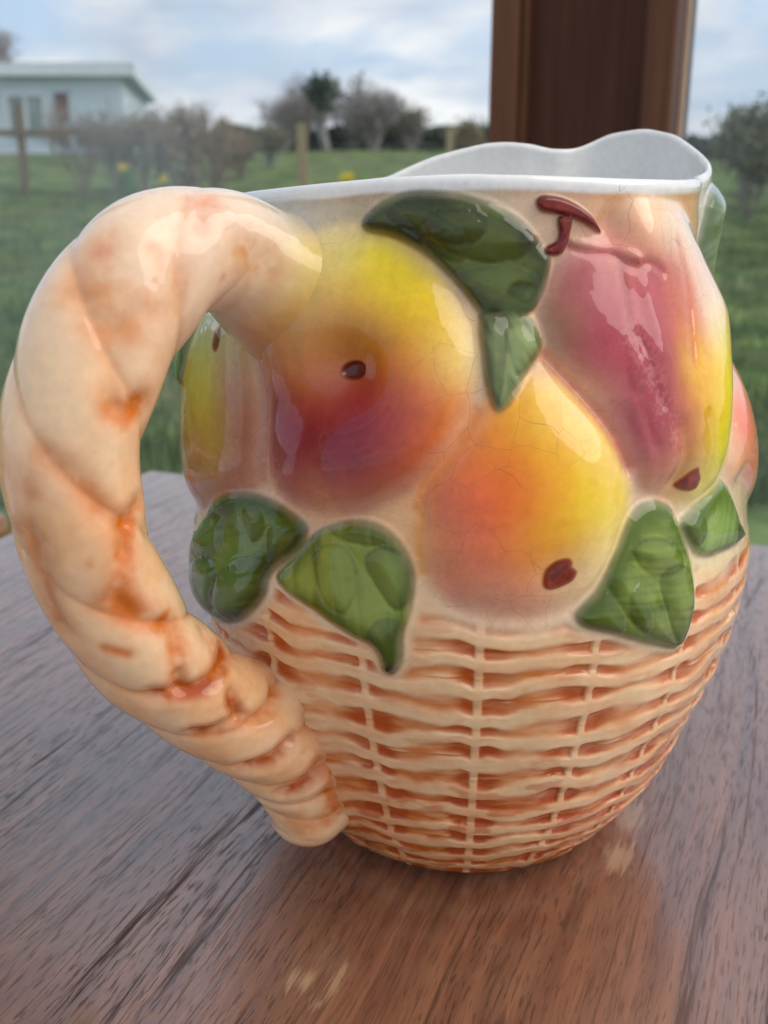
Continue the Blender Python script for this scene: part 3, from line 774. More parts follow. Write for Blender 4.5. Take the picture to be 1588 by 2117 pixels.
# ------------------------------------------------------------------ leaves: relief, brushed green
Hs = blur(H, .0022)
ndab = fbm(Ug * 210, Zg * 210, 77, 3)
for lf, d in zip(LEAF, LD):
    a = sst(-.0012, .0026, d)
    top = Hs + .0017 + .0006 * sst(0, .006, d) + lf.get('lift', 0) * sst(0, .007, d)
    COLl = np.empty(Zg.shape + (3,)); ang = len(names) * 1.3; ca, sa = math.cos(ang), math.sin(ang); br = .45 * fbm(Ug * 75, Zg * 75, 21 + len(names), 2) + .30 * fbm((ca * Ug + sa * Zg) * 850, (ca * Zg - sa * Ug) * 45, 21, 3) + .25 * fbm((ca * Ug + sa * Zg) * 260, (ca * Zg - sa * Ug) * 110, 23, 3)
    k = sst(.38, .68, br * .75 + .25 * sst(0, .008, d))[..., None]
    sel = d > -.001
    cl = lin(lf['col']) * .85 * (1 - k[sel]) + lin(lf['hi']) * np.array([.80, .86, .95]) * k[sel]
    for P, f in lf['dabs']:
        dd = sdf(crv(uv(P), 4), .006)[sel]
        g = sst(-.0003, .0006, dd) * (1.5 - 1.0 * sst(0, .006, dd))
        edge = np.exp(-((dd - .0002) / .0005) ** 2) * sst(.35, .6, ndab[sel])
        dd = dd + .0016 * (ndab[sel] - .5)
        cl = cl * (1 + (f - 1) * g)[:, None] * (1 - .25 * edge)[:, None]
        q = top[sel] + .0009 * sst(-.0010, .0048, dd) - .0001 * np.exp(-((dd + .0003) / .0006) ** 2); top[sel] = q
    rim_ = np.exp(-((d[sel] - .0003) / .0006) ** 2) * .10
    cl = cl * (1 - rim_)[:, None]
    am = (sst(-.0006, .0007, d)[sel] * (1 - .30 * (1 - sst(.0004, .0022, d[sel])) * (.4 + ndab[sel])))[:, None]
    COL[sel] = COL[sel] * (1 - am) + cl * am
    H = np.where(d > -.0014, H * (1 - a) + top * a, H)
    region('leaf', d > 0)
# ------------------------------------------------------------------ painted and moulded brown marks
def mark(name, out, col, hi, height, edge=None, sm=3):
    global H, COL
    d = sdf(crv(uv(out), sm), .004)
    a = sst(-.0003, .0005, d)
    H = H + height * sst(-.0003, .0012, d)
    n = fbm(Ug * 500, Zg * 500, 31)
    c = lin(col) * (1 - sst(.3, .7, n))[..., None] + lin(hi) * sst(.3, .7, n)[..., None]
    if edge is not None:
        e = np.exp(-((d - .0004) / .0006) ** 2)[..., None]
        c = c * (1 - e) + lin(edge) * e
    COL = COL * (1 - a[..., None]) + c * a[..., None]
    region(name, d > 0)
mark('calyx', [(694, 772), (704, 755), (728, 748), (746, 754), (749, 772), (742, 785), (724, 790), (704, 787)], (62, 22, 18), (92, 34, 24), -.0012, (120, 45, 25))
mark('calyx', [(1116, 1185), (1122, 1165), (1142, 1148), (1166, 1143), (1177, 1152), (1178, 1165), (1189, 1175), (1183, 1195), (1164, 1208), (1138, 1216), (1122, 1212), (1116, 1200)], (92, 24, 4), (136, 50, 8), .0004, (140, 60, 12), 2)
mark('calyx', [(1400, 1000), (1410, 985), (1420, 970), (1432, 961), (1438, 974), (1446, 988), (1443, 1008), (1430, 1018), (1412, 1016), (1401, 1009)], (96, 26, 5), (138, 52, 10), .0004, (140, 58, 12), 2)
mark('calyx', [(464, 708), (472, 684), (483, 670), (489, 668), (489, 690), (482, 712), (472, 726), (465, 720)], (96, 42, 20), (128, 62, 28), .0002, (136, 76, 30), 2)
mark('stem', [(1146, 531), (1126, 522), (1132, 507), (1149, 498), (1154, 480), (1150, 452), (1165, 440), (1184, 450), (1181, 480), (1176, 507), (1166, 525)], (116, 34, 8), (142, 52, 14), .0015, (96, 26, 6), 2)
mark('stem', [(1106, 420), (1112, 406), (1130, 401), (1160, 406), (1195, 422), (1228, 448), (1250, 476), (1246, 483), (1222, 472), (1190, 456), (1160, 446), (1132, 442), (1114, 436)], (112, 32, 6), (140, 50, 12), .0019, (92, 24, 5), 2)
# ease the relief away at the rim and at the foot
top_d = (ZT_c[None] - Zg)
H = H * sst(.0004, .0035, top_d)
foot = -.004 * (1 - sst(0, .0035, Zg)) ** 1.5
R = R0 + H + FIL * sst(.0005, .012, top_d) + foot
region('rim', (top_d < .0016))

blur_c = np.stack([blur(COL[..., k], .0025) for k in range(3)], -1)
CRK = sst(-.010, -.002, fmask_any) * (1 - sst(-.0005, .0005, leaf_d)) + .5 * sst(.165, .18, Zg) * (fmask_any < 0)
CRK = np.clip(CRK, 0, 1)
# ---- full closed surface: base centre -> outer wall -> lip -> inner wall -> inner floor
rows_r, rows_z, rows_c, rows_id = [], [], [], []
rows_a = []
def addrow(r, z, c, i, al=0.0):
    rows_a.append(np.broadcast_to(al, (NC,)))
    rows_r.append(np.broadcast_to(r, (NC,))); rows_z.append(np.broadcast_to(z, (NC,)))
    rows_c.append(np.broadcast_to(c, (NC, 3))); rows_id.append(np.broadcast_to(i, (NC,)))
names.append('base'); ID_BASE = len(names) - 1
ID_RIM = names.index('rim')
names.append('interior'); ID_IN = len(names) - 1
for q in (.02, .3, .6, .85, .96):
    addrow(R[0] * q, .0 if q > .9 else .0015, lin((225, 190, 150)), ID_BASE)
for j in range(NRW):
    addrow(R[j], Zg[j], COL[j], REG[j], CRK[j])
WALL = .0030
ro, zo = R[-1], Zg[-1]
for q in np.linspace(0, math.pi, 12)[1:-1]:
    addrow(ro - WALL / 2 + WALL / 2 * math.cos(q), zo + .0019 * math.sin(q), rimc, ID_RIM)
inc = lin((230, 227, 218))
for t in np.linspace(0, 1, 70):
    z = ZT_c * (1 - t) + .006 * t
    r = wall_r(z, TH) - WALL - .0035 * sst(0, .12, t)
    k = sst(0, .03, t)
    addrow((ro - WALL) * (1 - k) + r * k, z, inc, ID_IN)
rl = rows_r[-1]
for q in (.9, .7, .4, .02):
    addrow(rl * q, .0055, inc, ID_IN)
GR, GZ = np.array(rows_r), np.array(rows_z)
GC, GI = np.array(rows_c), np.array(rows_id)
M = len(GR)
GV = np.stack([GR * np.sin(TH), -GR * np.cos(TH), GZ], -1)
# smooth normals of the whole surface so that the pieces shade as one pot
def grid_normals(G):
    dv = np.empty_like(G); dv[1:-1] = G[2:] - G[:-2]; dv[0] = G[1] - G[0]; dv[-1] = G[-1] - G[-2]
    du = np.roll(G, -1, 1) - np.roll(G, 1, 1)
    n = np.cross(du, dv); return n / (np.linalg.norm(n, axis=-1, keepdims=True) + 1e-12)
GN = grid_normals(GV)
idx = np.arange(M * NC).reshape(M, NC)
q = np.stack([idx[:-1], np.roll(idx, -1, 1)[:-1], np.roll(idx, -1, 1)[1:], idx[1:]], -1).reshape(-1, 4)
fid = GI[:-1].reshape(-1)
GVf, GNf, GCf = GV.reshape(-1, 3), GN.reshape(-1, 3), pig(GC.reshape(-1, 3))
white_ = np.isin(GI.reshape(-1), (ID_IN, ID_RIM))
GCf[white_] = np.clip(GC.reshape(-1, 3)[white_] * .95, 0, .85)
GCf = np.concatenate([GCf, np.array(rows_a).reshape(-1, 1)], 1)
jug = empty('ceramic_jug')
tag(jug, 'glazed ceramic fruit basket jug with twisted handle and white spout', 'jug')
order = np.argsort(fid, kind='stable'); fs = fid[order]
bounds = np.searchsorted(fs, np.arange(len(names) + 1))
for i, nm in enumerate(names):
    fsel = order[bounds[i]:bounds[i + 1]]
    if len(fsel) < 6: continue
    F = q[fsel]
    u, inv = np.unique(F, return_inverse=True)
    me = mesh_np(nm, GVf[u], inv.reshape(-1, 4), GNf[u], GCf[u])
    link(nm, me, jug, GLAZE)

# ------------------------------------------------------------------ handle
psi = np.linspace(0, 2 * math.pi, NA, endpoint=False)
nrm = -tg[:, 1, None] * hd + tg[:, 0, None] * np.array([0, 0, 1.0])         # in-plane normal
Sg, Pg = np.meshgrid(ss, psi, indexing='ij')
# softly twisted rope: three lobes turning along the handle
def hpos(Rh): return cen[:, None] + Rh[..., None] * (np.cos(Pg)[..., None] * nrm[:, None] + np.sin(Pg)[..., None] * hn)
_V = hpos(np.broadcast_to(rad[:, None], Sg.shape)); _x, _y = project(_V.reshape(-1, 3)); _x = _x.reshape(Sg.shape); _y = _y.reshape(Sg.shape)
_front = (np.sum((_V - cen[:, None]) * (CAM - _V), -1) > 0)
notch = [(372, 600), (282, 835), (268, 1075), (352, 1292), (448, 1385), (540, 1478), (594, 1536), (652, 1598)]
sk, ck, m0 = [], [], 0
for q, (x, y) in enumerate(notch):
    D = (_x - x) ** 2 + (_y - y) ** 2 + np.where(_front, 0, 1e9)
    a, b = np.unravel_index(np.argmin(D), D.shape)
    sk.append(ss[a]); ck.append(3 * psi[b] / (2 * math.pi) + q)
ck = [ck[0] - sk[0] / .026] + ck + [ck[-1] + (ss[-1] - sk[-1]) / .010]
sk = [0.0] + sk + [ss[-1]]
turn = smooth1(np.interp(ss, sk, ck), 41)
tw = 3 * Pg - 2 * math.pi * turn[:, None]
fade = sst(.028, .055, Sg) * (.25 * sst(0, .012, tip[:, None]) + .75 * sst(.014, .038, tip[:, None])) * (.80 + .20 * sst(.09, .2, Sg))
lob = np.abs(np.sin(tw / 2)) ** .7
Rh = rad[:, None] * (1 + .105 * (lob - .70) * fade)
def body_gap(V):
    return np.hypot(V[..., 0], V[..., 1]) - wall_r(np.clip(V[..., 2], 0, .2), np.arctan2(V[..., 0], -V[..., 1]))
gap_h = body_gap(hpos(Rh))
upper = (Sg < .5 * sl[-1])
kk = np.where(upper, KU, KL)
Rh = Rh + kk / 4 * np.clip((kk - np.maximum(gap_h, 0)) / kk, 0, 1) ** 2 * sst(0, .01, tip[:, None]) * (1 - .9 * sst(.0, .9, np.cos(Pg)) * upper)
HV = hpos(Rh)
gap_h = body_gap(HV)
def tube_normals(G):
    ds = np.gradient(G, axis=0); dp = np.roll(G, -1, 1) - np.roll(G, 1, 1)
    n = np.cross(dp, ds); n /= np.linalg.norm(n, axis=-1, keepdims=True) + 1e-12
    return n
HN = tube_normals(HV)
if np.sum(HN * (HV - cen[:, None])) < 0: HN = -HN
px_, py_ = project(HV.reshape(-1, 3))
facing = (np.sum(HN * (CAM - HV), -1) > 0).reshape(-1)
def on_handle(pts):
    o = []
    for x, y in pts:
        d = (px_ - x) ** 2 + (py_ - y) ** 2 + np.where(facing, 0, 1e9)
        o.append(HV.reshape(-1, 3)[np.argmin(d)])
    return np.array(o)
def seg3(P):
    D = np.full(HV.shape[:2], 1.0)
    for a, b in zip(P[:-1], P[1:]):
        e = b - a; t = np.clip(((HV - a) @ e) / (e @ e + 1e-15), 0, 1)
        D = np.minimum(D, np.linalg.norm(HV - a - t[..., None] * e, axis=-1))
    return D
hx, hy = Sg, Pg * .0145
hn1 = fbm(hx * 70, hy * 70 + 3, 41); hn2 = fbm(hx * 260, hy * 260, 44); hn3 = fbm(hx * 120, hy * 60, 47, 5)
HC = np.empty(HV.shape)
cr1, cr2, cr3 = lin((242, 212, 174)), lin((236, 222, 204)), lin((232, 178, 126))
k = sst(.10, .02, Sg)[..., None]
HC[:] = cr1 * (1 - k) + cr2 * k
k = (sst(.35, .75, hn1) * (.30 + .70 * sst(.05, .22, Sg)))[..., None] * .75
HC = HC * (1 - k) + cr3 * k
ci = np.clip(np.searchsorted(TH, np.arctan2(HV[..., 0], -HV[..., 1])), 0, NC - 1)
zi = np.clip((HV[..., 2] / ZT_c[ci] * NRW).astype(int), 0, NRW - 12)
kb = (np.exp(-(np.clip(gap_h - .0065, 0, 1) / .0105) ** 2) * upper)[..., None]
bodyc = blur_c[zi, ci]
HC = HC * (1 - kb) + bodyc * kb  # body colour blended into the joint, painting in shadow and reflected peach too
gl = np.exp(-((1 - lob) ** -1 * 0 + (lob / .30)) ** 2) * fade                  # pigment in the rope grooves
k = np.clip(gl * (.35 + .65 * sst(.35, .60, hn3)) * .75 * (.5 + .5 * sst(.08, .2, Sg)), 0, 1)[..., None]
HC = HC * (1 - k) + lin((206, 122, 66)) * k
disp = np.zeros(HV.shape[:2])
def crease(pts, depth, wid, col, amt, spread=1.6):
    global HC, disp
    D = seg3(crv(on_handle(pts), 4, False))
    disp = disp - .7 * depth * np.exp(-(D / wid) ** 2) + depth * .22 * np.exp(-((D - wid * 2.2) / (wid * 1.3)) ** 2)
    a = np.clip(amt * np.exp(-(D / (wid * spread)) ** 2) * (.55 + .75 * sst(.3, .7, hn2)), 0, 1)[..., None]
    HC = HC * (1 - a) + lin(col) * a
OR, OD = (202, 112, 44), (172, 82, 26)
crease([(172, 628), (195, 660), (222, 676), (255, 664), (290, 654), (330, 640), (358, 627), (368, 600), (374, 560)], .0004, .0024, (216, 142, 88), .6, 1.8)
crease([(209, 604), (225, 630), (245, 655)], .0003, .0046, (214, 150, 98), .6, 1.5)
crease([(150, 600), (165, 560), (190, 520), (230, 490)], .0005, .0025, (226, 170, 124), .5, 1.5)
crease([(238, 845), (255, 852), (268, 848), (284, 830)], .0010, .0026, OR, .95, 1.5)
crease([(238, 700), (222, 760), (228, 820), (240, 846)], .0006, .0024, (224, 168, 120), .5)
crease([(100, 935), (118, 955), (140, 970), (160, 982), (185, 1020), (212, 1062), (235, 1078), (250, 1088)], .0006, .0024, (212, 136, 84), .65, 1.5)
crease([(276, 1050), (266, 1070), (252, 1090), (256, 1112), (260, 1135)], .0009, .0022, OR, .95, 1.6)
crease([(260, 1135), (257, 1180), (247, 1225), (252, 1250), (290, 1280), (325, 1290), (350, 1300), (362, 1340), (368, 1395)], .0007, .0020, (214, 130, 76), .75, 1.7)
crease([(236, 1240), (250, 1246), (262, 1254)], .0005, .0030, OR, .8, 1.4)
crease([(340, 1285), (352, 1300), (362, 1312)], .0004, .0028, OR, .8, 1.3)
crease([(322, 1433), (345, 1430), (365, 1420), (378, 1428), (405, 1425), (438, 1412), (455, 1385), (458, 1350)], .0013, .0020, OD, .95, 1.5)
crease([(368, 1395), (370, 1420)], .0014, .0018, OR, .7, 1.3)
crease([(398, 1512), (425, 1512), (455, 1503), (482, 1486), (490, 1475), (480, 1455), (476, 1435)], .0014, .0019, OD, .85, 1.3)
crease([(490, 1477), (520, 1488), (545, 1482), (560, 1460), (562, 1430)], .0012, .0018, OR, .8, 1.5)
crease([(505, 1578), (535, 1577), (562, 1568), (582, 1550), (595, 1532)], .0014, .0019, OD, .8, 1.3)
crease([(585, 1638), (605, 1633), (626, 1622), (645, 1602), (655, 1580)], .0013, .0019, OD, .85, 1.4)
crease([(600, 1690), (630, 1715), (665, 1700)], .0001, .0035, (220, 150, 92), .6, 1.5)
crease([(672, 1640), (690, 1655), (694, 1675), (680, 1690), (670, 1700)], .0004, .0022, OR, .9, 1.5)
crease([(640, 1470), (660, 1510), (680, 1560), (700, 1610)], .0005, .0030, OR, .75, 1.6)
crease([(420, 1310), (440, 1345), (446, 1380)], .0003, .0022, OR, .5, 1.5)
crease([(62, 1100), (80, 1150), (95, 1210), (110, 1260), (140, 1310)], .0010, .0022, (196, 120, 70), .6, 1.6)
crease([(40, 1000), (60, 1060), (70, 1110)], .0006, .0040, (206, 140, 92), .6, 1.6)
crease([(410, 470), (408, 445), (420, 425), (440, 418)], .0006, .0018, (222, 150, 118), .7, 1.6)
crease([(205, 522), (222, 522)], .0002, .0022, (220, 156, 124), .7, 1.2)
crease([(505, 500), (525, 525), (548, 548)], .0007, .0040, (206, 148, 92), .65, 1.5)
crease([(218, 1338), (235, 1345), (262, 1350)], .0002, .0012, (206, 124, 72), .7, 1.3)
crease([(318, 520), (330, 560), (322, 590)], .0003, .0016, (214, 160, 116), .5, 1.3)
for _ in range(34):
    i, j = rng.integers(30, NS - 10), rng.integers(0, NA)
    D = np.linalg.norm(HV - HV[i, j], axis=-1)
    a = (rng.uniform(.1, .35) * np.exp(-(D / rng.uniform(.0006, .0022)) ** 2) * (.3 + 1.2 * sst(.4, .6, hn2))).clip(0, 1)[..., None]
    HC = HC * (1 - a) + lin((210, 128, 76)) * a
HV = hpos(Rh + disp)
HN = tube_normals(HV)
if np.sum(HN * (HV - cen[:, None])) < 0: HN = -HN
hi_ = np.arange(NS * NA).reshape(NS, NA)
hq = np.stack([hi_[:-1], hi_[1:], np.roll(hi_, -1, 1)[1:], np.roll(hi_, -1, 1)[:-1]], -1).reshape(-1, 4)
n0 = np.cross(HV.reshape(-1, 3)[hq[5000][1]] - HV.reshape(-1, 3)[hq[5000][0]], HV.reshape(-1, 3)[hq[5000][3]] - HV.reshape(-1, 3)[hq[5000][0]])
if n0 @ HN.reshape(-1, 3)[hq[5000][0]] < 0: hq = hq[:, ::-1]
me = mesh_np('handle', HV.reshape(-1, 3), hq, None, pig(HC.reshape(-1, 3)))
link('handle', me, jug, GLAZE)

# ------------------------------------------------------------------ window: post, frame and panes
def hit_n(px, py, n):
    d = ray(px, py); t = (n - CAM @ TN) / (d @ TN); return CAM + t * d
WN = 0.62
def tcoord(px, py, n): return float(hit_n(px, py, n) @ TT)
ZB, ZU = FLOOR_Z + .02, 1.30
DARK = noise_mat('brown_window_wood', (0.105, 0.042, 0.020), (0.155, 0.064, 0.032), 5, .5, (40, 40, 1.5), spec=.15, bump=.15)
DARK2 = noise_mat('deep_brown_board', (0.062, 0.021, 0.010), (0.090, 0.032, 0.016), 5, .55, (40, 40, 1.5), spec=.15, bump=.1)
TAN = noise_mat('lit_edge_tan', (0.60, 0.40, 0.25), (0.70, 0.50, 0.33), 5, .6, (40, 40, 2))  # tan raised so the post's side looks lit
GREY = noise_mat('grey_seal', (0.20, 0.20, 0.19), (0.27, 0.27, 0.26), 20, .6)
x0, x1, x2, x3 = (tcoord(x, 130, WN) for x in (1012.5, 1069, 1335, 1394))
x1b = tcoord(1069, 130, WN + .022); x2b = tcoord(1335, 130, WN + .022)
wp = empty('window_post', loc((x0 + x3) / 2, WN, ZB))
def wpart(name, a, b, mat, bev=.002):
    o = MB().box(a, b, LM).build(name, mat, None, bevel=bev)
    o.parent = wp; o.location = tuple(-np.array(wp.location))
    return o
wpart('stile', (x0, WN, ZB), (x1, WN + .05, ZU), DARK)
wpart('moulding', (x1 - .001, WN + .010, ZB), (x1 + .006, WN + .05, ZU), DARK)
wpart('panel_board', (x1 - .004, WN + .022, ZB), (x2 + .004, WN + .046, ZU), DARK2, 0)
wpart('moulding', (x2 - .004, WN + .010, ZB), (x2 + .001, WN + .05, ZU), DARK)
wpart('stile', (x2, WN, ZB), (x3, WN + .05, ZU), DARK)
xe = tcoord(1420, 130, WN + .052)
wpart('edge_strip', (x3 - .012, WN + .0505, ZB), (xe, WN + .060, ZU), TAN, .001)
xg = tcoord(1431, 130, WN + .066)
wpart('seal', (x3 - .012, WN + .0605, ZB), (xg, WN + .070, ZU), GREY, .001)
tag(wp, 'dark brown wooden post between two window panes behind the jug', 'window post')
gm, gt, gb = new_mat('window_glass')
gt.nodes.remove(gb)
l = gt.links.new
go = gt.nodes['Material Output']
tr = N(gt, 'ShaderNodeBsdfTransparent'); tr.inputs[0].default_value = (.96, .975, .97, 1)
gl_ = N(gt, 'ShaderNodeBsdfGlossy'); gl_.inputs['Roughness'].default_value = .02
df = N(gt, 'ShaderNodeBsdfDiffuse'); df.inputs[0].default_value = (.62, .72, .72, 1)
fr = N(gt, 'ShaderNodeFresnel'); fr.inputs['IOR'].default_value = 1.2
tcg = N(gt, 'ShaderNodeTexCoord'); ng = N(gt, 'ShaderNodeTexNoise'); ng.inputs['Scale'].default_value = 3.2; ng.inputs['Detail'].default_value = 4
mpg = N(gt, 'ShaderNodeMapping'); mpg.inputs['Scale'].default_value = (1, 1, .8)
l(tcg.outputs['Object'], mpg.inputs[0]); l(mpg.outputs[0], ng.inputs['Vector'])
rg = N(gt, 'ShaderNodeMapRange'); rg.inputs['From Min'].default_value = .48; rg.inputs['From Max'].default_value = .74; rg.inputs['To Min'].default_value = .002; rg.inputs['To Max'].default_value = .13  # patchy pale diffuse veil: smudges plus painted reflections and haze
l(ng.outputs['Fac'], rg.inputs['Value'])
m1 = N(gt, 'ShaderNodeMixShader'); m2 = N(gt, 'ShaderNodeMixShader')
l(fr.outputs[0], m1.inputs[0]); l(tr.outputs[0], m1.inputs[1]); l(gl_.outputs[0], m1.inputs[2])
l(rg.outputs[0], m2.inputs[0]); l(m1.outputs[0], m2.inputs[1]); l(df.outputs[0], m2.inputs[2])
l(m2.outputs[0], go.inputs[0])
for (a, b), lab in (((x0 - 1.05, x0 + .006), 'window pane with smears and painted reflection haze in front of the pale blue house'), ((xg - .006, xg + .62), 'clear window pane in front of the brown bush')):
    g = MB().box((a, WN + .072, ZB + .05), (b, WN + .075, ZU), LM).build('window_pane', gm)
    tag(g, lab, 'window pane', 'window panes')
sill = MB().box((x0 - 1.05, WN - .005, FLOOR_Z), (xg + .62, WN + .09, ZB + .05), LM).build('window_sill', DARK)
tag(sill, 'low brown bottom rail under the window panes', 'window rail')

# ------------------------------------------------------------------ armchair whose arm shows past the table
_d = ray(6, 1062); _p = CAM + _d * ((-.035 - CAM[2]) / _d[2])
ch = empty('wooden_armchair', (_p[0] - .062, _p[1] + .0, FLOOR_Z), -GA)
CW = noise_mat('chair_wood', (0.26, 0.13, 0.06), (0.36, 0.19, 0.09), 6, .35, (3, 25, 25), coat=.4)
def cpart(name, a, b, bev=.006):
    return MB().box(a, b).build(name, CW, ch, bevel=bev)
for x in (-.30, .045):
    for y in (-.02, -.36):
        cpart('leg', (x - .02, y - .02, 0), (x + .02, y + .02, .695))
    cpart('arm', (x - .028, -.40, .692), (x + .028, .02, .722), .012)
cpart('seat', (-.28, -.38, .42), (.025, 0, .45))
cpart('backrest', (-.285, -.012, .70), (.03, .010, .72))
tag(ch, 'brown wooden armchair with its arm showing beyond the table edge', 'chair')

# ------------------------------------------------------------------ garden beyond
def gz(x, y): return float(ground_z(np.array(y)))
def gpos(px, depth):
    x = CAM[0] + (px - PW / 2) / FPX * depth * _c
    y = CAM[1] + depth
    return np.array([x, y, gz(x, y)])
def zat(py, depth):
    k = (PH / 2 - py) / FPX
    return CAM[2] + depth * (k * _c - _s) / (_c + k * _s)

WALLB = noise_mat('pale_blue_boards', (0.66, 0.74, 0.79), (0.74, 0.81, 0.85), 2, .6, (.3, .3, 20))
WHITE = noise_mat('white_paint', (0.74, 0.76, 0.76), (0.82, 0.83, 0.83), 4, .5)
ROOFM = noise_mat('grey_roof', (0.20, 0.23, 0.22), (0.28, 0.31, 0.30), 3, .7)
PANE = noise_mat('curtained_glass', (0.20, 0.25, 0.25), (0.34, 0.40, 0.38), 3, .15)
REDB = noise_mat('dull_red_paint', (0.16, 0.07, 0.07), (0.22, 0.10, 0.09), 3, .5)
def house():
    dep = 32.0
    c = gpos(262, dep); zt = zat(160, dep); e = empty('bungalow', (c[0], c[1], c[2]))
    Wd, Dp, Hh = 13.0, 14.0, zt - c[2]
    mb = MB()
    nb = 16
    skew = -.16                                              # side wall recedes slightly to the left
    def SK(p): return (p[0] + skew * p[1], p[1], p[2])
    wl = MB().box((-Wd, 0, -.3), (0, Dp, Hh), SK).build('wall', WALLB, e)
    for k in range(nb):                                      # cladding boards
        z0 = Hh * k / nb
        MB().box((-Wd, -.03, z0 + .012), (0.02, -.002, z0 + Hh / nb), SK).build('cladding_board', WALLB, e)
    rf = MB()
    rf.v += [SK(p) for p in ((-Wd, -.35, Hh + .36), (.35, -.35, Hh + .36), (.35, Dp + .3, Hh + .36), (-Wd, Dp + .3, Hh + .36), (-Wd, Dp / 2, Hh + .42), (-.8, Dp / 2, Hh + .42),
             (-Wd, -.35, Hh - .01), (.35, -.35, Hh - .01), (.35, Dp + .3, Hh - .01), (-Wd, Dp + .3, Hh - .01))]
    rf.f += [(0, 1, 5, 4), (1, 2, 5), (2, 3, 4, 5), (0, 6, 7, 1), (1, 7, 8, 2), (2, 8, 9, 3), (6, 9, 8, 7), (0, 4, 3, 9, 6)]
    rf.build('roof', ROOFM, e)
    MB().box((-Wd, -.40, Hh + .02), (.37, -.352, Hh + .34), SK).build('fascia', WHITE, e)
    MB().box((.352, -.40, Hh + .02), (.40, Dp + .3, Hh + .34), SK).build('fascia', WHITE, e)
    def win(xa, xb, ya, yb, fmat, pmat):
        s = dep * _c / FPX
        X0, X1 = (xa - 262) * s, (xb - 262) * s
        Z1, Z0 = zat(ya, dep) - c[2], zat(yb, dep) - c[2]
        f = MB()
        b = .09
        for a, d in (((X0, -.09, Z0), (X0 + b, -.032, Z1)), ((X1 - b, -.09, Z0), (X1, -.032, Z1)), ((X0 + b, -.09, Z1 - b), (X1 - b, -.032, Z1)), ((X0 + b, -.09, Z0), (X1 - b, -.032, Z0 + b)),
                     (((X0 + X1) / 2 - .04, -.088, Z0 + b), ((X0 + X1) / 2 + .04, -.034, Z1 - b))):
            f.box(a, d)
        w_ = f.build('window', fmat, e)
        MB().box((X0 + b, -.05, Z0 + b), (X1 - b, -.033, Z1 - b)).build('pane', pmat, w_)
    win(24, 106, 192, 282, WHITE, PANE)
    win(126, 152, 192, 250, REDB, REDB)
    win(-140, -60, 192, 282, WHITE, PANE)
    tag(e, 'pale blue bungalow with white fascia beyond the fence', 'house')
house()

POST = noise_mat('weathered_post', (0.17, 0.12, 0.075), (0.26, 0.19, 0.12), 3, .8, (10, 10, 1))
PALE = noise_mat('pale_post', (0.30, 0.23, 0.13), (0.40, 0.31, 0.18), 3, .8, (10, 10, 1))
def fence():
    d = 17.0
    a = gpos(48, d); e = empty('garden_fence', tuple(a))
    def post(px, dep, top, mat, wd):
        p = gpos(px, dep) - a
        MB().box((p[0] - wd / 2, p[1] - wd / 2, p[2] - .2), (p[0] + wd / 2, p[1] + wd / 2, zat(top, dep) - a[2])).build('post', mat, e)
    post(48, d, 212, POST, .10); post(-210, d, 222, POST, .10); post(330, d, 262, POST, .09); post(625, d, 256, PALE, .14)
    post(930, d, 262, PALE, .11)
    for py, h in ((275, .10),):
        x_a, x_b = gpos(-230, d)[0] - a[0], gpos(345, d)[0] - a[0]
        z = zat(py, d) - a[2]
        MB().box((x_a, -.075, z - h / 2), (x_b, -.051, z + h / 2)).build('rail', POST, e)
    for py in (300, 318, 338):
        x_a, x_b = gpos(-230, d)[0] - a[0], gpos(1800, d)[0] - a[0]
        z = zat(py, d) - a[2]
        MB().tube([(x_a, .075, z), (x_b, .075, z)], .004, 4).build('wire', GREY, e)
    post(1790, d, 258, PALE, .11)
    tag(e, 'post and rail garden fence with wires across the lawn', 'fence')
fence()

BARK = noise_mat('grey_brown_twigs', (0.32, 0.28, 0.26), (0.44, 0.40, 0.37), 6, .9)  # twig colour made paler, with the haze mixed into it
BARK2 = noise_mat('reddish_twigs', (0.30, 0.22, 0.16), (0.42, 0.33, 0.25), 6, .9)
IVY = noise_mat('dark_ivy_leaf', (0.025, 0.045, 0.02), (0.055, 0.085, 0.035), 2.5, .6)
OLIVE = noise_mat('olive_leaf', (0.13, 0.13, 0.065), (0.24, 0.22, 0.12), 2.5, .8)
HEDGE = noise_mat('hedge_leaf', (0.05, 0.065, 0.042), (0.10, 0.11, 0.07), 2, .8)
TANL = noise_mat('dry_tan_leaf', (0.24, 0.19, 0.11), (0.34, 0.27, 0.16), 2, .9)
def branches(height, spread, seed, stems=1, depth=5, r0=.05, up=.9):
    R_ = random.Random(seed); segs = []; tips = []
    def grow(p, d, ln, r, k):
        q = p + d * ln
        segs.append((p, q, r, r * .68)); 
        if k == 0: tips.append(q); return
        for _ in range(R_.choice((2, 3, 3))):
            v = np.array([R_.gauss(0, spread), R_.gauss(0, spread), R_.uniform(-.05, up)]) + d * .75
            v /= np.linalg.norm(v)
            grow(p + d * ln * R_.uniform(.55, 1), v, ln * R_.uniform(.58, .82), r * .62, k - 1)
    for i in range(stems):
        d = np.array([R_.gauss(0, .25 if stems > 1 else .06), R_.gauss(0, .25 if stems > 1 else .06), 1.0]); d /= np.linalg.norm(d)
        grow(np.array([R_.gauss(0, .012 * (stems > 1)), R_.gauss(0, .012 * (stems > 1)), -.05]), d, height * R_.uniform(.26, .34), r0, depth)
    return segs, tips
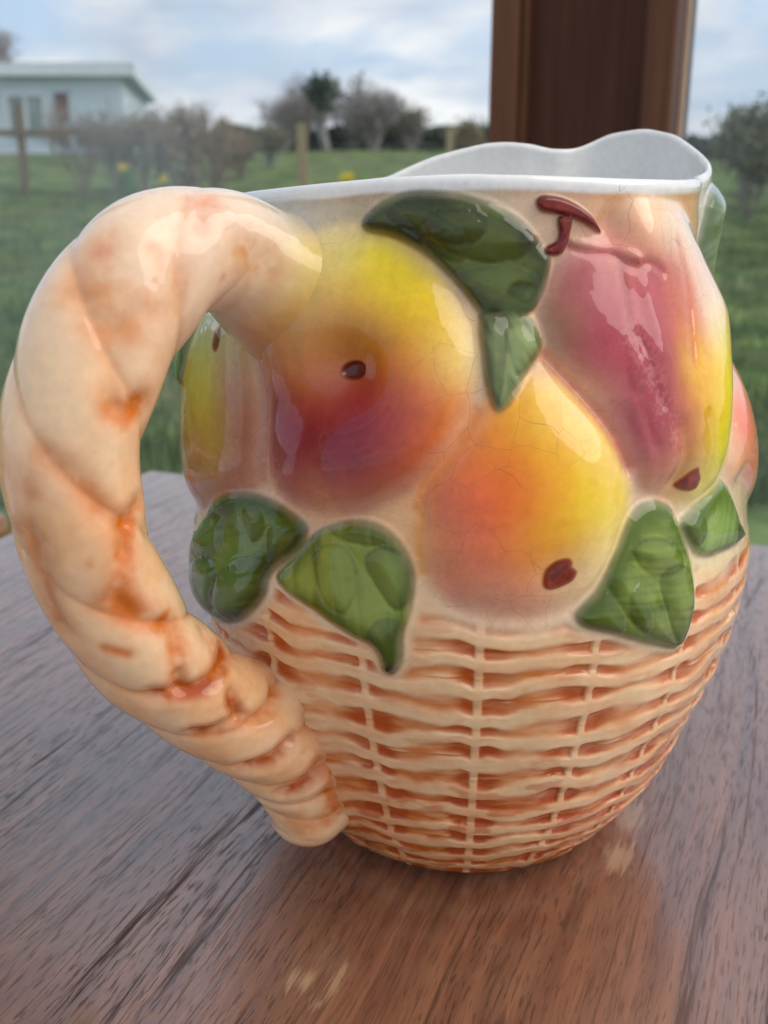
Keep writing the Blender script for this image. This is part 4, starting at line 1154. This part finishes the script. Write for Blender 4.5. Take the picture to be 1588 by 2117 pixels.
def seg_mesh(name, segs, mat, parent):
    V, F = [], []
    for p, q, ra, rb in segs:
        d = q - p; d = d / (np.linalg.norm(d) + 1e-9)
        a = np.cross(d, (0.3, .9, .1)); a /= np.linalg.norm(a) + 1e-9; b = np.cross(d, a); i = len(V)
        for c, r in ((p, ra), (q, rb)):
            for t in (0, 2.094, 4.189): V.append(c + r * (math.cos(t) * a + math.sin(t) * b))
        F += [(i, i + 1, i + 4, i + 3), (i + 1, i + 2, i + 5, i + 4), (i + 2, i, i + 3, i + 5)]
    return link(name, mesh_np(name, np.array(V), np.array(F)), parent, mat)
def leaf_mesh(name, pts, size, mat, parent, seed):
    r = np.random.default_rng(seed); n = len(pts)
    a = r.normal(size=(n, 3)); a /= np.linalg.norm(a, axis=1, keepdims=True)
    b = np.cross(a, r.normal(size=(n, 3))); b /= np.linalg.norm(b, axis=1, keepdims=True)
    s = size * r.uniform(.6, 1.4, (n, 1))
    V = np.stack([pts - a * s, pts + b * s * .5, pts + a * s, pts - b * s * .5], 1).reshape(-1, 3)
    return link(name, mesh_np(name, V, np.arange(4 * n).reshape(-1, 4), smooth=False), parent, mat)
def scatter(tips, n, sig, seed):
    r = np.random.default_rng(seed); T = np.array(tips)
    return T[r.integers(0, len(T), n)] + r.normal(0, sig, (n, 3))
def tree(px, dep, top, label, mat, seed, stems=1, spread=.5, depth=5, r0=.05, leaves=None, cat='tree', name='bare_tree', group=None):
    b = gpos(px, dep); h = zat(top, dep) - b[2]
    e = empty(name, tuple(b))
    segs, tips = branches(1.0, spread, seed, stems, depth, r0 / h if h else .02)
    mxz = max(t[2] for t in tips); k = h / mxz
    segs = [(p * k, q * k, max(ra * k, .00026 * dep), max(rb * k, .00019 * dep)) for p, q, ra, rb in segs]; tips = [t * k for t in tips]
    nt_ = sum(1 for s in segs if s[2] > r0 * .6)
    seg_mesh('trunk', [s for s in segs if s[2] > r0 * .55] or segs[:1], mat, e)
    seg_mesh('twigs', [s for s in segs if s[2] <= r0 * .55] or segs[1:], mat, e)
    if leaves:
        n, sig, size, lm = leaves
        leaf_mesh('crown', scatter(tips, n, sig, seed), size, lm, e, seed)
    return tag(e, label, cat, group)
tree(585, 38, 178, 'small bare tree at the open end of the hedge', BARK, 2, 8, .6, 5, .06)
tree(625, 39, 148, 'bare grey brown tree left of the ivy covered tree', BARK, 3, 12, .75, 5, .07)
tree(680, 37, 158, 'dark ivy covered tree among the bare trees', BARK, 5, 3, .34, 5, .09, (800, .14, .10, IVY), name='ivy_tree')
tree(728, 40, 152, 'bare tree with a few ivy leaves between two bare trees', BARK, 6, 8, .6, 5, .06, (160, .15, .09, IVY))
tree(775, 38, 158, 'bare tree between the ivy covered tree and the far hedge', BARK, 8, 12, .75, 5, .07)
tree(850, 39, 215, 'small bare tree beside the dark window post', BARK, 11, 8, .6, 5, .05, (500, .15, .08, OLIVE))
tree(5, 36, 40, 'tall bare tree rising behind the bungalow roof', BARK, 14, 1, .45, 6, .10)
tree(385, 16.6, 205, 'tangled brown shrub growing through the fence', BARK2, 17, 12, .5, 5, .024, (700, .06, .03, TANL), 'shrub', 'twiggy_shrub')
tree(445, 17.4, 222, 'thin upright brown shrub with dry seed heads', BARK2, 21, 11, .4, 5, .020, (300, .05, .035, TANL), 'shrub', 'twiggy_shrub')
tree(300, 18.2, 215, 'loose brown shrub against the bungalow side wall', BARK2, 41, 10, .5, 5, .016, (500, .08, .03, TANL), 'shrub', 'twiggy_shrub')
tree(165, 17.6, 208, 'thin reddish shrub between fence post and bungalow window', BARK2, 43, 8, .5, 5, .012, (260, .08, .03, REDB), 'shrub', 'twiggy_shrub')
tree(500, 21.0, 262, 'low brown bramble between the shrubs and the pale post', BARK2, 45, 12, .6, 5, .016, (900, .10, .035, OLIVE), 'shrub', 'twiggy_shrub')
tree(560, 24.0, 258, 'grey brown bramble in front of the long hedge', BARK, 47, 12, .6, 5, .016, (700, .12, .04, OLIVE), 'shrub', 'twiggy_shrub')
tree(250, 16.7, 200, 'sparse reddish shrub in front of the blue bungalow', BARK2, 24, 9, .42, 5, .014, (300, .08, .03, TANL), 'shrub', 'twiggy_shrub')
tree(1560, 13.0, 215, 'round olive brown bush behind the right hand window pane', BARK, 27, 8, .45, 5, .02, (5200, .10, .04, OLIVE), 'bush', 'leafy_bush')
tree(1690, 14.0, 235, 'olive brown bush next to the round bush', BARK, 31, 8, .45, 5, .02, (4200, .12, .04, OLIVE), 'bush', 'leafy_bush')
tree(965, 34, 262, 'dry tan bush at the foot of the window post', BARK2, 35, 6, .45, 4, .02, (900, .16, .07, TANL), 'bush', 'leafy_bush')
# far hedge
def hedge(px0, px1, dep, top, label, seed):
    a, b = gpos(px0, dep), gpos(px1, dep); h = zat(top, dep) - a[2]
    e = empty('hedge', tuple((a + b) / 2)); r = np.random.default_rng(seed); n = 9000
    Lh = b[0] - a[0]
    x = r.uniform(-Lh / 2, Lh / 2, n); prof = h * (.72 + .35 * vnoise(x * .7, x * 0, seed) + .2 * vnoise(x * 2.1, x * 0, seed + 2))
    z = r.uniform(0, 1, n) ** .8 * prof; y = r.normal(0, .45, n)
    leaf_mesh('foliage', np.stack([x, y, z], 1), .13, HEDGE, e, seed)
    m = MB()
    segs = [(np.array([t, 0, -.1]), np.array([t + random.uniform(-.2, .2), 0, h * .6]), .04, .02) for t in np.linspace(-Lh / 2, Lh / 2, 26)]
    for sg in segs: seg_mesh('trunk', [sg], BARK, e)
    tag(e, label, 'hedge')
hedge(470, 1100, 41, 268, 'long dark hedge under the bare trees', 51)
hedge(1380, 2100, 30, 285, 'dark hedge behind the round olive bush', 55)

# daffodils in the lawn
YEL = noise_mat('daffodil_yellow', (0.72, 0.52, 0.03), (0.80, 0.62, 0.05), 8, .6)
STEMG = noise_mat('daffodil_stem', (0.06, 0.13, 0.03), (0.10, 0.19, 0.05), 8, .7)
def daffodil(px, dep, py, nfl, label, seed):
    b = gpos(px, dep); e = empty('daffodil_clump', tuple(b)); R_ = random.Random(seed)
    h = max(zat(py, dep) - b[2], .18)
    for i in range(nfl):
        x, y = R_.gauss(0, .05), R_.gauss(0, .05); hh = h * R_.uniform(.85, 1.05)
        MB().tube([(x, y, -.03), (x * 1.2, y, hh * .6), (x * 1.3, y - .02, hh)], .004, 5).build('stem', STEMG, e)
        m = MB(); c = np.array([x * 1.3, y - .03, hh])
        for k in range(6):
            t = k * math.pi / 3; d = np.array([math.cos(t), 0, math.sin(t)]); s = np.array([-math.sin(t), 0, math.cos(t)])
            i0 = len(m.v); m.v += [tuple(c), tuple(c + d * .03 + s * .014), tuple(c + d * .055 + np.array([0, -.01, 0])), tuple(c + d * .03 - s * .014)]
            m.f.append((i0, i0 + 1, i0 + 2, i0 + 3))
        m.tube([c, c + np.array([0, -.035, 0])], [.012, .018], 8)
        m.build('flower', YEL, e)
    lf = MB()
    for i in range(10):
        x, y, t = R_.gauss(0, .06), R_.gauss(0, .05), R_.uniform(0, 6.28); i0 = len(lf.v); hh = h * R_.uniform(.6, .95)
        dx, dy = math.cos(t) * .008, math.sin(t) * .008
        lf.v += [(x - dx, y - dy, -.03), (x + dx, y + dy, -.03), (x + dx + R_.gauss(0, .04), y, hh), (x - dx + R_.gauss(0, .04), y, hh)]; lf.f.append((i0, i0 + 1, i0 + 2, i0 + 3))
    lf.build('blades', STEMG, e)['kind'] = 'stuff'
    tag(e, label, 'daffodils', 'daffodils in the lawn')
daffodil(262, 14.5, 345, 4, 'yellow daffodils in front of the blue bungalow', 61)
daffodil(333, 13.5, 372, 3, 'yellow daffodils in front of the tangled brown shrub', 62)
daffodil(722, 14.0, 366, 5, 'yellow daffodils to the right of the pale fence post', 63)

# tufts of rough grass
def grass():
    r = np.random.default_rng(71); n = 42000
    dep = 3.2 + 14 * r.random(n) ** 1.4
    px = r.uniform(-250, 1900, n)
    x = CAM[0] + (px - PW / 2) / FPX * dep * _c; y = CAM[1] + dep
    z = ground_z(y) + .0
    h = (.04 + .10 * r.random(n)) * (.5 + vnoise(x * 1.3, y * 1.3, 5)); a = r.uniform(0, 6.28, n); wd = .004 + .004 * r.random(n)
    le = r.normal(0, .035, (n, 2))
    b0 = np.stack([x - np.cos(a) * wd, y - np.sin(a) * wd, z - .03], 1); b1 = np.stack([x + np.cos(a) * wd, y + np.sin(a) * wd, z - .03], 1)
    tp = np.stack([x + le[:, 0], y + le[:, 1], z + h], 1)
    V = np.stack([b0, b1, tp], 1).reshape(-1, 3)
    gm = noise_mat('grass_blade', (0.04, 0.085, 0.022), (0.19, 0.25, 0.08), 2.6, .7)
    g = link('grass', mesh_np('grass', V, np.arange(3 * n).reshape(-1, 3), smooth=False), None, gm)
    tag(g, 'tufts of rough green grass on the lawn', 'grass', None, 'stuff')
grass()
